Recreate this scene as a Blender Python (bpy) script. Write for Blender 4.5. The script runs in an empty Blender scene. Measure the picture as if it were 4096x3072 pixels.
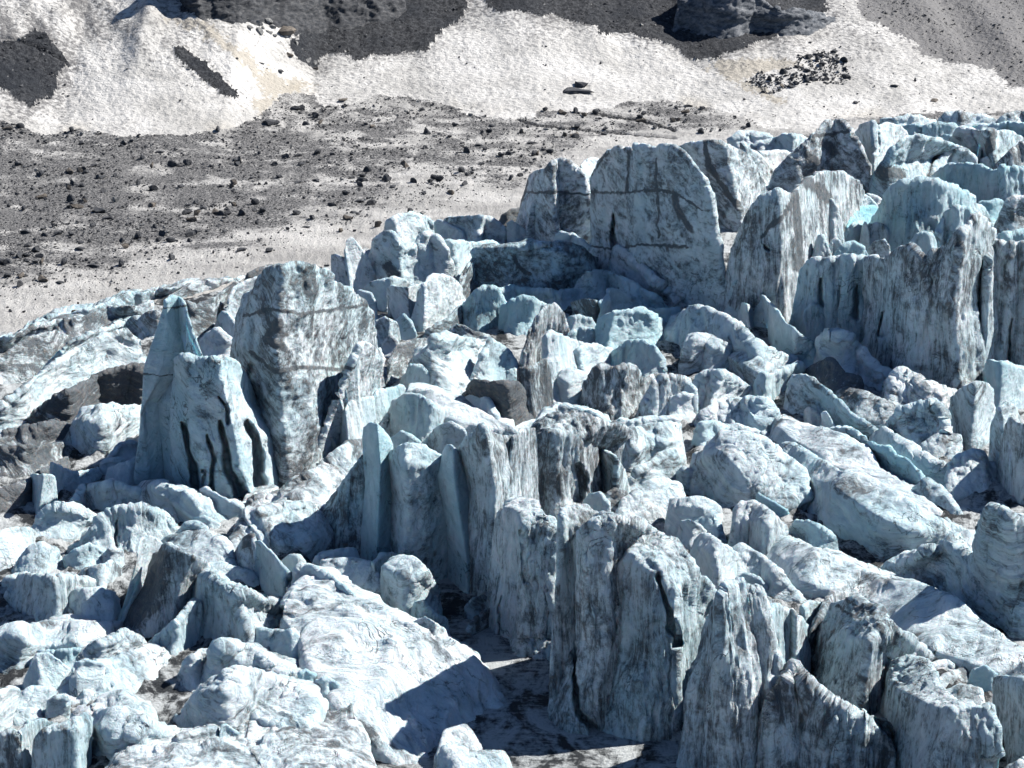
import bpy, bmesh, math, random
import numpy as np
from mathutils import Vector

# ------------------------------------------------------------------ camera, light, exposure
SC = bpy.context.scene
H, PITCH, VF = 107.0, math.radians(17.0), math.radians(16.0)
TH = math.tan(VF/2)*4/3
cam = bpy.data.cameras.new('camera')
cam_ob = bpy.data.objects.new('camera', cam)
SC.collection.objects.link(cam_ob)
cam_ob.location = (0, 0, H)
cam_ob.rotation_euler = (math.radians(90)-PITCH, 0, 0)
cam.sensor_fit = 'HORIZONTAL'
cam.angle = 2*math.atan(TH)
cam.clip_start, cam.clip_end = 1.0, 5000.0
SC.camera = cam_ob

SUN_EL, SUN_AZ = math.radians(44), math.radians(68)      # azimuth measured from +Y (away from the camera) to +X (right)
world = bpy.data.worlds.new('World'); SC.world = world; world.use_nodes = True
wn = world.node_tree.nodes; wl = world.node_tree.links
bg = wn['Background']; sky = wn.new('ShaderNodeTexSky')
sky.sky_type = 'NISHITA'; sky.sun_disc = False
sky.sun_elevation = SUN_EL; sky.sun_rotation = SUN_AZ
sky.altitude = 2500; sky.air_density = 1.3; sky.dust_density = .2; sky.ozone_density = 5
wl.new(sky.outputs[0], bg.inputs[0]); bg.inputs[1].default_value = 0.05
sun = bpy.data.lights.new('sun', 'SUN'); sun.energy = 5.0; sun.angle = math.radians(0.5); sun.color = (1.0, .94, .85)
sun_ob = bpy.data.objects.new('sun', sun); SC.collection.objects.link(sun_ob)
sd = Vector((math.sin(SUN_AZ)*math.cos(SUN_EL), math.cos(SUN_AZ)*math.cos(SUN_EL), math.sin(SUN_EL)))
sun_ob.rotation_euler = sd.to_track_quat('Z', 'Y').to_euler()
vs = SC.view_settings
vs.view_transform = 'Standard'; vs.look = 'None'; vs.gamma = 1; vs.use_curve_mapping = False
vs.exposure = 1.2
SC.cycles.diffuse_bounces = 1; SC.cycles.max_bounces = 4

# ------------------------------------------------------------------ noise and helpers
RNG = np.random.RandomState(7)
_P = RNG.permutation(256); _P = np.concatenate([_P, _P, _P]).astype(np.int32)
_G = RNG.normal(size=(256, 3)); _G /= np.linalg.norm(_G, axis=1)[:, None]; _G = _G.astype(np.float32)
def noise(x, y, z):
    x = np.asarray(x, np.float32); y = np.asarray(y, np.float32); z = np.asarray(z, np.float32)
    x, y, z = np.broadcast_arrays(x, y, z)
    xi = np.floor(x).astype(np.int32); yi = np.floor(y).astype(np.int32); zi = np.floor(z).astype(np.int32)
    fx, fy, fz = x-xi, y-yi, z-zi
    u, v, w = [f*f*f*(f*(f*6-15)+10) for f in (fx, fy, fz)]
    xi &= 255; yi &= 255; zi &= 255
    def cor(a, b, c):
        g = _G[_P[_P[_P[xi+a]+yi+b]+zi+c]]
        return g[..., 0]*(fx-a)+g[..., 1]*(fy-b)+g[..., 2]*(fz-c)
    x00 = cor(0, 0, 0)*(1-u)+cor(1, 0, 0)*u; x10 = cor(0, 1, 0)*(1-u)+cor(1, 1, 0)*u
    x01 = cor(0, 0, 1)*(1-u)+cor(1, 0, 1)*u; x11 = cor(0, 1, 1)*(1-u)+cor(1, 1, 1)*u
    return ((x00*(1-v)+x10*v)*(1-w)+(x01*(1-v)+x11*v)*w)*1.6
def fbm(x, y, z, o=3, g=.5):
    r = 0; a = 1; f = 1
    for i in range(o):
        r = r+a*noise(x*f+i*17.3, y*f+i*5.1, z*f-i*9.7); a *= g; f *= 2.03
    return r
def ridged(x, y, z, o=3):
    r = 0; a = 1; f = 1
    for i in range(o):
        r = r+a*(1-2*np.abs(noise(x*f+i*7.7, y*f+i*3.3, z*f+i*1.9))); a *= .5; f *= 2.1
    return r*.5
def sstep(a, b, x):
    t = np.clip((x-a)/(b-a), 0, 1); return t*t*(3-2*t)

CP, SP = math.cos(PITCH), math.sin(PITCH)
def ray(px, py):                       # photograph pixel -> (X/Y, (Z-H)/Y)
    a = (np.asarray(px, float)-2048)/2048*TH; b = (1536-np.asarray(py, float))/2048*TH
    dy = CP+b*SP
    return a/dy, (-SP+b*CP)/dy
def project(X, Y, Z):
    z = Z-H; f = Y*CP-z*SP; u = Y*SP+z*CP
    return 2048+X/f/TH*2048, 1536-u/f/TH*2048
def interp(v, pts):
    p = np.array(pts, float); return np.interp(v, p[:, 0], p[:, 1])
def inside(px, py, poly):
    r = np.zeros(np.shape(px), bool); n = len(poly)
    for i in range(n):
        x1, y1 = poly[i]; x2, y2 = poly[(i+1) % n]
        if y1 == y2: continue
        r ^= ((y1 > py) != (y2 > py)) & (px < (x2-x1)*(py-y1)/(y2-y1)+x1)
    return r
def segwidth(px, py, line, w):          # signed closeness to a crack that opens along its length
    n = len(line)-1; best = np.full(np.shape(px), -1e9); acc = 0
    tot = sum(math.hypot(b_[0]-a_[0], b_[1]-a_[1]) for a_, b_ in zip(line[:-1], line[1:]))
    for (x1, y1), (x2, y2) in zip(line[:-1], line[1:]):
        vx, vy = x2-x1, y2-y1; ll = math.hypot(vx, vy)
        t = np.clip(((px-x1)*vx+(py-y1)*vy)/(ll*ll+1e-9), 0, 1)
        s_ = (acc+t*ll)/tot
        best = np.maximum(best, 1-np.hypot(px-x1-t*vx, py-y1-t*vy)/(w*(.22+.78*np.sqrt(s_)))); acc += ll
    return best
def segdist(px, py, line):
    d = np.full(np.shape(px), 1e9)
    for (x1, y1), (x2, y2) in zip(line[:-1], line[1:]):
        vx, vy = x2-x1, y2-y1
        t = np.clip(((px-x1)*vx+(py-y1)*vy)/(vx*vx+vy*vy+1e-9), 0, 1)
        d = np.minimum(d, np.hypot(px-x1-t*vx, py-y1-t*vy))
    return d
OFF = {1: (0, 0), 2: (1300, 0), 3: (2696, 0), 4: (0, 1000), 5: (1300, 1000), 6: (2696, 1000), 7: (0, 2022), 8: (1300, 2022), 9: (2696, 2022)}
def P(t, s):                            # "x,y x,y" in the enlarged survey tile t -> photograph pixels
    ox, oy = OFF[t]
    return np.array([[ox+float(a)/1.58, oy+float(b)/1.58] for a, b in (q.split(',') for q in s.split())])

# ------------------------------------------------------------------ terrain height (world function)
RISE = [(-500, 620), (0, 560), (250, 525), (500, 540), (900, 515), (1150, 440), (1250, 415), (1500, 430), (1800, 430), (2150, 440), (2500, 415), (2800, 430), (3200, 470), (3700, 440), (4096, 430), (4700, 430)]
_kx, _kz = ray([p[0] for p in RISE], [p[1] for p in RISE])
_YR = -H/_kz; _XR = _kx*_YR
def terrain(X, Y):
    yr = np.interp(X, _XR, _YR); sl = np.interp(X, [-100, -50, -20, 20, 60, 100], [.46, .44, .34, .33, .22, .19])
    d = Y-yr; s = 10.0
    rise = np.where(d > 40, d, s*np.log1p(np.exp(np.clip(d, -60, 40)/s)))
    z = sl*rise
    k = sstep(5, 40, d)
    z = z+k*(1.5*noise(X/9+Y*.012, Y/70, 3.3)+.9*noise(X/4.2-Y*.02, Y/45, 8.1)*sstep(-20, -60, X))
    z = z+k*sstep(-22, -50, X)*1.6*ridged((X+d*.55)/13+.2*noise(X/20, Y/20, 1), d/90, 6.6, 2)
    z = z-k*2.2*np.exp(-((X+25)/9.)**2)
    return z+.5*noise(X/14, Y/18, .5)
def place(px, py):                      # first hit of the pixel's sight line on the terrain
    kx, kz = ray(px, py); kx = np.atleast_1d(kx); kz = np.atleast_1d(kz)
    Y = np.full(kx.shape, 150.0); hit = np.zeros(kx.shape, bool); out = np.full(kx.shape, 900.)
    for st in np.arange(150, 900, 2.5):
        below = (H+kz*st < terrain(kx*st, np.full(kx.shape, st))) & ~hit
        out[below] = st; hit |= below
    lo, hi = out-2.5, out.copy()
    for _ in range(8):
        m = (lo+hi)/2; b = H+kz*m < terrain(kx*m, m)
        hi = np.where(b, m, hi); lo = np.where(b, lo, m)
    return kx*hi, hi, H+kz*hi

# ------------------------------------------------------------------ materials
def nodes(name, rough=.6):
    m = bpy.data.materials.new(name); m.use_nodes = True
    nt = m.node_tree; b = nt.nodes['Principled BSDF']
    b.inputs['Roughness'].default_value = rough; b.inputs['Specular IOR Level'].default_value = .25
    return m, nt, b
def N(nt, t, **k):
    n = nt.nodes.new(t)
    for a, v in k.items():
        if a in n.inputs: n.inputs[a].default_value = v
        else: setattr(n, a, v)
    return n
def L(nt, a, b): nt.links.new(a, b)
def scaled(nt, s, rot=(0, 0, 0)):
    tc = N(nt, 'ShaderNodeTexCoord'); mp = N(nt, 'ShaderNodeMapping')
    mp.inputs['Scale'].default_value = s; mp.inputs['Rotation'].default_value = rot
    L(nt, tc.outputs['Object'], mp.inputs[0]); return mp.outputs[0]
def tex(nt, vec, scale, detail=5, rough=.6, dist=0.0):
    n = N(nt, 'ShaderNodeTexNoise'); n.inputs['Scale'].default_value = scale; n.inputs['Detail'].default_value = detail
    n.inputs['Roughness'].default_value = rough; n.inputs['Distortion'].default_value = dist
    L(nt, vec, n.inputs['Vector']); return n.outputs['Fac']
def ramp(nt, fac, a, b, lo=0., hi=1.):
    n = N(nt, 'ShaderNodeMapRange'); n.inputs[1].default_value = a; n.inputs[2].default_value = b
    n.inputs[3].default_value = lo; n.inputs[4].default_value = hi
    L(nt, fac, n.inputs[0]); return n.outputs[0]
def math_(nt, op, a, b):
    n = N(nt, 'ShaderNodeMath', operation=op)
    for i, v in enumerate((a, b)):
        if isinstance(v, (int, float)): n.inputs[i].default_value = v
        else: L(nt, v, n.inputs[i])
    return n.outputs[0]
def mix(nt, fac, a, b):
    n = N(nt, 'ShaderNodeMix', data_type='RGBA')
    for i, v in ((0, fac), (6, a), (7, b)):
        if isinstance(v, (int, float)): n.inputs[i].default_value = v
        elif isinstance(v, tuple): n.inputs[i].default_value = (*v, 1)
        else: L(nt, v, n.inputs[i])
    return n.outputs[2]
def attr(nt, name):
    return N(nt, 'ShaderNodeAttribute', attribute_name=name).outputs['Fac']
def bump(nt, b, h, strength=.5, dist=.3):
    n = N(nt, 'ShaderNodeBump'); n.inputs['Strength'].default_value = strength; n.inputs['Distance'].default_value = dist
    L(nt, h, n.inputs['Height']); L(nt, n.outputs[0], b.inputs['Normal'])

def ice():
    m, nt, b = nodes('glacier_ice', .5)
    fv = N(nt, 'ShaderNodeAttribute', attribute_name='grain').outputs['Vector']      # coordinates that run with the ice layers
    v1 = scaled(nt, (1, 1, 1))
    lines = tex(nt, fv, 1.0, 9, .72, .35)
    fine = tex(nt, fv, 3.1, 7, .75, .2)
    blot = tex(nt, v1, .33, 7, .66, .9)
    pit = tex(nt, v1, 1.7, 6, .7, .4)
    crack = math_(nt, 'ABSOLUTE', math_(nt, 'SUBTRACT', tex(nt, v1, .21, 4, .6, .8), .5), 0)
    cr = math_(nt, 'MULTIPLY', ramp(nt, crack, .010, .0, 0, 1), ramp(nt, tex(nt, v1, .13, 2, .5, .3), .5, .58))
    d = attr(nt, 'dirt'); bl = attr(nt, 'blue')
    col = mix(nt, ramp(nt, math_(nt, 'ADD', math_(nt, 'MULTIPLY', blot, .6), math_(nt, 'MULTIPLY', lines, .4)), .38, .6), (.70, .75, .79), (.38, .45, .51))
    col = mix(nt, math_(nt, 'MULTIPLY', bl, .85), col, (.19, .47, .57))
    # grime: threshold slides with the amount of dirt in the ice
    t = math_(nt, 'ADD', math_(nt, 'ADD', math_(nt, 'MULTIPLY', lines, .6), math_(nt, 'MULTIPLY', fine, .45)), math_(nt, 'ADD', math_(nt, 'MULTIPLY', math_(nt, 'SUBTRACT', blot, .5), .45), math_(nt, 'MULTIPLY', math_(nt, 'SUBTRACT', pit, .5), .35)))
    g = ramp(nt, math_(nt, 'ADD', t, math_(nt, 'MULTIPLY', d, .46)), .64, .80, 0, .90)
    col = mix(nt, g, col, mix(nt, ramp(nt, pit, .5, .66), (.045, .055, .07), (.12, .11, .10)))
    col = mix(nt, math_(nt, 'MULTIPLY', cr, .7), col, (.04, .05, .06))
    L(nt, col, b.inputs['Base Color'])
    b.inputs['Subsurface Weight'].default_value = .3; b.inputs['Subsurface Radius'].default_value = (.12, .5, .75); b.inputs['Subsurface Scale'].default_value = .55
    hgt = math_(nt, 'ADD', math_(nt, 'ADD', lines, math_(nt, 'MULTIPLY', fine, .4)), math_(nt, 'SUBTRACT', math_(nt, 'MULTIPLY', pit, .5), math_(nt, 'MULTIPLY', cr, .4)))
    bump(nt, b, hgt, .95, .8)
    return m
M = {}
M['flute'] = M['block'] = M['rough'] = M['strat'] = ice()

def rock_mat(name, c1, c2, sc=1.0):
    m, nt, b = nodes(name, .8)
    v = scaled(nt, (1, 1, 2.2)); a = tex(nt, v, .8*sc, 8, .7, .4); f = tex(nt, v, 5*sc, 4, .6)
    col = mix(nt, ramp(nt, a, .4, .65), c1, c2)
    col = mix(nt, ramp(nt, f, .62, .75, 0, .5), col, (.2, .19, .18))
    L(nt, col, b.inputs['Base Color']); bump(nt, b, math_(nt, 'ADD', a, math_(nt, 'MULTIPLY', f, .3)), .8, .5)
    return m
M['rock'] = rock_mat('dark_rock', (.018, .022, .03), (.075, .078, .085))
M['slate'] = rock_mat('slate', (.03, .04, .055), (.16, .17, .19), .6)
M['grey_rock'] = rock_mat('grey_rock', (.10, .105, .11), (.30, .30, .30), 1.2)
M['brown_rock'] = rock_mat('brown_rock', (.05, .045, .042), (.17, .15, .13), 1.5)

def snow_mat():
    m, nt, b = nodes('old_snow', .65)
    v = scaled(nt, (.55, .62, .5)); v2 = scaled(nt, (1, 1, 1))
    cup = tex(nt, v, 1.9, 4, .65, .3); big = tex(nt, v2, .09, 5, .6, .5)
    gr = attr(nt, 'dirt'); br = attr(nt, 'brown')
    col = mix(nt, ramp(nt, big, .35, .7), (.44, .44, .44), (.27, .27, .268))
    col = mix(nt, br, col, (.27, .25, .215))
    k = ramp(nt, math_(nt, 'ADD', cup, math_(nt, 'MULTIPLY', gr, .55)), .585, .78, 0, .9)
    col = mix(nt, k, col, (.085, .085, .09))  # dark dashes: suncup shade put into the colour, along with grime
    L(nt, col, b.inputs['Base Color']); bump(nt, b, cup, .75, .8)
    return m
M['snow'] = snow_mat()
def moraine_mat():
    m, nt, b = nodes('debris_covered_ice', .75)
    v = scaled(nt, (.6, .45, 1)); v2 = scaled(nt, (.2, .45, 1), (0, 0, -.12)); v1 = scaled(nt, (1, 1, 1))
    g = tex(nt, v, 3.4, 5, .75, .2); st = tex(nt, v2, .22, 5, .65, .3); sp = tex(nt, v1, 2.6, 3, .7)
    d = attr(nt, 'dirt')
    t = math_(nt, 'ADD', math_(nt, 'ADD', math_(nt, 'MULTIPLY', g, .8), math_(nt, 'MULTIPLY', st, .3)), math_(nt, 'MULTIPLY', d, .6))
    k = ramp(nt, t, .74, .88, 0, .96)
    ice_c = mix(nt, ramp(nt, st, .4, .6), (.42, .42, .42), (.27, .27, .27))
    deb = mix(nt, ramp(nt, sp, .45, .62), (.03, .032, .037), (.22, .22, .225))
    L(nt, mix(nt, k, ice_c, deb), b.inputs['Base Color']); bump(nt, b, math_(nt, 'ADD', g, sp), .8, .7)
    return m
M['moraine'] = moraine_mat()
def scree_mat():
    m, nt, b = nodes('scree', .85)
    v1 = scaled(nt, (.8, .5, 1)); sp = tex(nt, v1, 1.8, 6, .75); bg_ = tex(nt, v1, .12, 4, .6)
    c = mix(nt, ramp(nt, sp, .42, .7), (.006, .008, .013), (.075, .08, .09))  # navy near-black: the slope's shade is put into the stone colour
    c = mix(nt, ramp(nt, bg_, .45, .65, 0, .7), c, (.008, .012, .02))
    L(nt, c, b.inputs['Base Color']); bump(nt, b, sp, 1, .8)
    return m
M['scree'] = scree_mat()
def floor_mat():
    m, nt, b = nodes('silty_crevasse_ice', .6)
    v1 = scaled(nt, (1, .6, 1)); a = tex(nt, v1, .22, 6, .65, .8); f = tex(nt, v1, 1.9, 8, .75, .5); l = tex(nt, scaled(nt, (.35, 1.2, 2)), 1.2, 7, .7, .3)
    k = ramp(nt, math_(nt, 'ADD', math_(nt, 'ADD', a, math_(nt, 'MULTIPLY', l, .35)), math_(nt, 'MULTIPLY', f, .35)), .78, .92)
    c = mix(nt, k, (.022, .027, .034), (.50, .54, .57))  # black silt, its dark colour also carrying the deep shade of the gaps
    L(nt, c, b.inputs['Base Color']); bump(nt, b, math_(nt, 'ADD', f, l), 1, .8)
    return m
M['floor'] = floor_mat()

# ------------------------------------------------------------------ mesh builders
def make_mesh(name, V, F, mat, attrs=None, smooth=True, flat_faces=0, ngons=None):
    me = bpy.data.meshes.new(name)
    V = np.asarray(V, np.float32); F = np.asarray(F, np.int32)
    nl = F.size; ng = ngons or []
    me.vertices.add(len(V)); me.vertices.foreach_set('co', V.ravel())
    tot = nl+sum(len(g) for g in ng); me.loops.add(tot)
    li = np.concatenate([F.ravel()]+[np.asarray(g, np.int32) for g in ng]) if ng else F.ravel()
    me.loops.foreach_set('vertex_index', li.astype(np.int32))
    st = list(np.arange(0, nl, F.shape[1])); ln = [F.shape[1]]*len(F); c = nl
    for g in ng: st.append(c); ln.append(len(g)); c += len(g)
    me.polygons.add(len(st))
    me.polygons.foreach_set('loop_start', np.array(st, np.int32))
    sm = np.full(len(st), smooth); 
    if ng: sm[len(F):] = False
    me.polygons.foreach_set('use_smooth', sm)
    for k, a in (attrs or {}).items():
        if np.ndim(a) == 2:
            at = me.attributes.new(k, 'FLOAT_VECTOR', 'POINT'); at.data.foreach_set('vector', np.asarray(a, np.float32).ravel()); continue
        at = me.attributes.new(k, 'FLOAT', 'POINT'); at.data.foreach_set('value', np.asarray(a, np.float32))
    me.materials.append(mat); me.update(calc_edges=True); me.validate()
    return me
def link(name, me, loc=(0, 0, 0), label=None, cat=None, group=None, kind=None, parent=None):
    o = bpy.data.objects.new(name, me); SC.collection.objects.link(o); o.location = loc
    if label: o['label'] = label
    if cat: o['category'] = cat
    if group: o['group'] = group
    if kind: o['kind'] = kind
    if parent: o.parent = parent
    return o
def gridfaces(m, n, off=0):
    i = np.arange(m-1)[:, None]*n+np.arange(n-1)[None, :]
    return np.stack([i, i+1, i+n+1, i+n], -1).reshape(-1, 4)+off

# ------------------------------------------------------------------ terrain sheets
MOR_TOP = [(-900, 470), (0, 482), (60, 490), (130, 530), (190, 540), (320, 515), (500, 545), (630, 540), (800, 530), (930, 510), (1030, 465), (1130, 385), (1160, 370), (1260, 380), (1300, 425), (1445, 411), (1490, 380), (1597, 380), (1743, 405), (1825, 430), (1835, 456), (1971, 471), (2142, 468), (2155, 440), (2237, 437), (2287, 449), (2376, 437), (2534, 405), (2700, 405), (2848, 437), (2962, 462), (3025, 487), (3050, 512), (3190, 506), (3240, 519), (3330, 470), (4096, 440), (5200, 440)]
GL_TOP = [(-900, 1420), (0, 1290), (300, 1240), (560, 1150), (900, 1100), (1100, 1040), (1400, 960), (1600, 890), (2050, 820), (2350, 600), (2560, 560), (2900, 540), (3200, 500), (3450, 470), (3700, 458), (4096, 452), (5200, 450)]
SCREE = [[(1150, 170), (1250, 110), (1230, 60), (1100, 70), (1000, 75), (950, 60), (730, 50), (640, -400), (1900, -400), (1880, 10), (1860, 40), (1830, 90), (1760, 130), (1740, 170), (1700, 205), (1620, 215), (1500, 230), (1440, 250), (1410, 240), (1370, 210), (1330, 210), (1290, 240), (1260, 285), (1200, 240), (1170, 200)],
         [(1950, -400), (1940, 30), (2000, 45), (2120, 50), (2180, 70), (2210, 60), (2260, 80), (2360, 100), (2430, 140), (2520, 140), (2600, 160), (2700, 190), (2760, 230), (2870, 245), (2900, 215), (3000, 190), (3100, 150), (3220, 110), (3300, 90), (3350, -400)],
         [(z[0]/1.58, z[1]/1.58) for z in [(-60, 290), (0, 270), (140, 240), (220, 190), (300, 210), (340, 260), (430, 400), (400, 440), (370, 560), (310, 620), (200, 680), (110, 620), (50, 580), (-60, 540)]],
         [(z[0]/1.58, z[1]/1.58) for z in [(1090, 270), (1160, 300), (1300, 400), (1400, 480), (1480, 560), (1540, 610), (1500, 630), (1400, 590), (1340, 540), (1180, 420), (1090, 340)]]]
BROWN = [[(z[0]/1.58, z[1]/1.58) for z in [(1300, 130), (1500, 300), (1640, 400), (1800, 500), (2000, 540), (1800, 600), (1700, 700), (1630, 740), (1560, 640), (1700, 610), (1660, 500), (1540, 420), (1380, 300), (1200, 180), (1000, 100)]],
         [(2696+z[0]/1.58, z[1]/1.58) for z in [(200, 430), (330, 380), (700, 370), (800, 420), (500, 470), (450, 520), (560, 560), (700, 620), (700, 670), (560, 640), (400, 540)]]]
RIGHT_DEBRIS = [(3380, -400), (3450, 60), (3560, 120), (3650, 170), (3700, 220), (3780, 250), (3900, 260), (3980, 280), (4040, 350), (4700, 360), (4700, -400)]
CREV = np.array([(1806, 2200), (1800, 2640), (1920, 2840), (2190, 3100), (2400, 3400)], float)

def polar(kx0, kx1, ny, y0, y1, nx):
    a = np.linspace(kx0, kx1, nx); t = np.linspace(1/y0, 1/y1, ny)
    Y = np.repeat((1/t)[:, None], nx, 1); X = a[None, :]*Y
    return X, Y
# the back sheet (moraine, snow, scree), finer where the slope rises
a = np.linspace(-.30, .30, 900)
Yb = np.concatenate([1/np.linspace(1/300., 1/480., 150, endpoint=False), np.linspace(480, 620, 330, endpoint=False), np.linspace(620, 760, 40)])
Yg = np.repeat(Yb[:, None], len(a), 1); Xg = a[None, :]*Yg
Zg = terrain(Xg, Yg)
px, py = project(Xg, Yg, Zg)
jx = 18*noise(Xg*.35, Yg*.12, 1.1)+14*noise(Xg*1.1, Yg*.4, 2.2)+14*noise(Xg*3.1, Yg*1.3, 2.7); jy = 9*noise(Xg*.3, Yg*.12, 5.5)+7*noise(Xg*1.2, Yg*.4, 6.2)+9*noise(Xg*3, Yg*1.2, 7.2)
qx, qy = px+jx, py+jy
mor = qy > interp(qx, MOR_TOP)
gl = py > interp(px, GL_TOP)+70
scr = np.zeros(px.shape, bool)
for s in SCREE: scr |= inside(qx, qy, s)
scr &= ~mor
brown = np.zeros(px.shape)
for s in BROWN: brown = np.maximum(brown, inside(px+2*jx, py+2*jy, s)*1.0)
brown = brown*.8+.5*sstep(.1, .6, noise(Xg/9, Yg/22, 4.4))*sstep(60, 0, interp(px, MOR_TOP)-py)
snow_dirt_shade = .20*sstep(-.1, .5, noise(Xg/7, Yg/30, 9.9))*sstep(700, 200, px)
snow_dirt_shade = snow_dirt_shade+np.where(inside(qx, qy, RIGHT_DEBRIS), .62+.25*noise(Xg/10, Yg/9, 3.1), 0)+.12*sstep(2800, 3500, px)*sstep(460, 300, py)
snow_dirt_shade = snow_dirt_shade+.34*sstep(330, 60, py)*sstep(820, 560, px)*(.55+noise((Xg+(Yg-500)*.55)/4, Yg/60, 7.7))+.10*sstep(300, 150, py)+.16*fbm(Xg/14, Yg/22, 3.9, 3)  # left fan: shade of its downslope ridges painted as grey streaks, with dust
for s_, w_ in ((SCREE[0], 40), (SCREE[1], 40), (SCREE[2], 60), (SCREE[3], 25)):
    dd = segdist(px+jx, py+jy, s_+[s_[0]]); snow_dirt_shade = snow_dirt_shade+.22*np.exp(-dd/w_)
CR = [[(0, 152), (70, 158), (140, 185), (200, 215), (275, 258)], [(130, 152), (220, 153)], [(770+1300, 478), (2150, 500), (2400, 525), (2700, 550)], [(2380, 455), (2560, 480), (2700, 520)]]
crk = np.zeros(px.shape)
for c_ in CR: crk = np.maximum(crk, sstep(7, 2, segdist(px, py, c_)+2*noise(Xg, Yg*.5, 3.3)))
snow_dirt_shade = snow_dirt_shade+crk*.9  # crack shade put into the colour, besides the carved groove
Zg = Zg-crk*.8
# surface relief
Zg = Zg+np.where(scr, .5*ridged(Xg/2.2, Yg/2.6, .3, 3), 0)+np.where(mor, .22*fbm(Xg/1.2, Yg/1.8, .9, 3), .17*fbm(Xg/1.1, Yg/1.8, .2, 2))
mt = interp(px, MOR_TOP); gt = interp(px, GL_TOP)
fr = (py-mt)/np.maximum(gt-mt, 40)
md = crk*.8+sstep(1.02, .62, fr+.12*noise(Xg/12, Yg/14, 2.9))*(.46+.22*sstep(2100, 600, px)+.35*noise(Xg/8, Yg/9, 1.7)+.3*noise(Xg/3.2, Yg/3, 5.7))-.1+.18*sstep(.35, .55, noise(Xg/26-Yg/60, Yg/5.5, 4.1)+.2)  # crevasse lines get painted shade here too, over the debris cover
V = np.stack([Xg, Yg, Zg], -1).reshape(-1, 3); F = gridfaces(*Xg.shape)
fm, fg, fs = [w.ravel()[F].mean(1) > .5 for w in (mor, gl, scr)]
def sheet(name, sel, mat, attrs):
    f = F[sel]; ids = np.unique(f); mp = np.zeros(len(V), np.int32); mp[ids] = np.arange(len(ids))
    o = link(name, make_mesh(name, V[ids], mp[f], M[mat], {k: v.ravel()[ids] for k, v in attrs.items()}), kind='structure')
    return o
sheet('moraine', fm & ~fg, 'moraine', {'dirt': md})
sheet('snowfield', ~fm & ~fs, 'snow', {'dirt': snow_dirt_shade, 'brown': brown})  # dirt on the snow holds real grime plus painted shade
sheet('scree_slope', ~fm & fs, 'scree', {})

# crevassed glacier floor
X, Y = polar(-.30, .30, 420, 150, 520, 460)
Z0 = terrain(X, Y)
gx, gy = project(X, Y, Z0)
edge = sstep(-20, 90, gy-interp(gx, GL_TOP))
cd = segdist(gx, gy, CREV)
front = sstep(0, 160, gy-interp(gx, [(1500, 3600), (1750, 2700), (2100, 2760), (2700, 2790), (4200, 2960)]))
Zf = Z0-.6+edge*(-.4+1.5*ridged(X/7+Y/30, Y/9, .7, 3)+.7*ridged(X/2.2, Y/3, .2, 3))-np.maximum(14*sstep(650, 330, cd), 15*front)
ok = (gy > interp(gx, GL_TOP)-30)
Ff = gridfaces(*X.shape); Ff = Ff[ok.ravel()[Ff].all(1)]
ids = np.unique(Ff); mp = np.zeros(X.size, np.int32); mp[ids] = np.arange(len(ids))
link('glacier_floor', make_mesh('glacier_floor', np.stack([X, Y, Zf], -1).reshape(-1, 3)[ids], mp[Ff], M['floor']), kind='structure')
# the wider ground, so the place goes on beyond the frame
def apron(name, x0, x1, y0, y1, mat):
    gx_, gy_ = np.meshgrid(np.linspace(x0, x1, 80), np.linspace(y0, y1, 60)); z = terrain(gx_, gy_)-3
    link(name, make_mesh(name, np.stack([gx_, gy_, z], -1).reshape(-1, 3), gridfaces(60, 80), M[mat], {'dirt': np.zeros(gx_.size), 'brown': np.zeros(gx_.size)}), kind='structure')
apron('valley_ground', -700, 700, -100, 900, 'floor')

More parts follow.
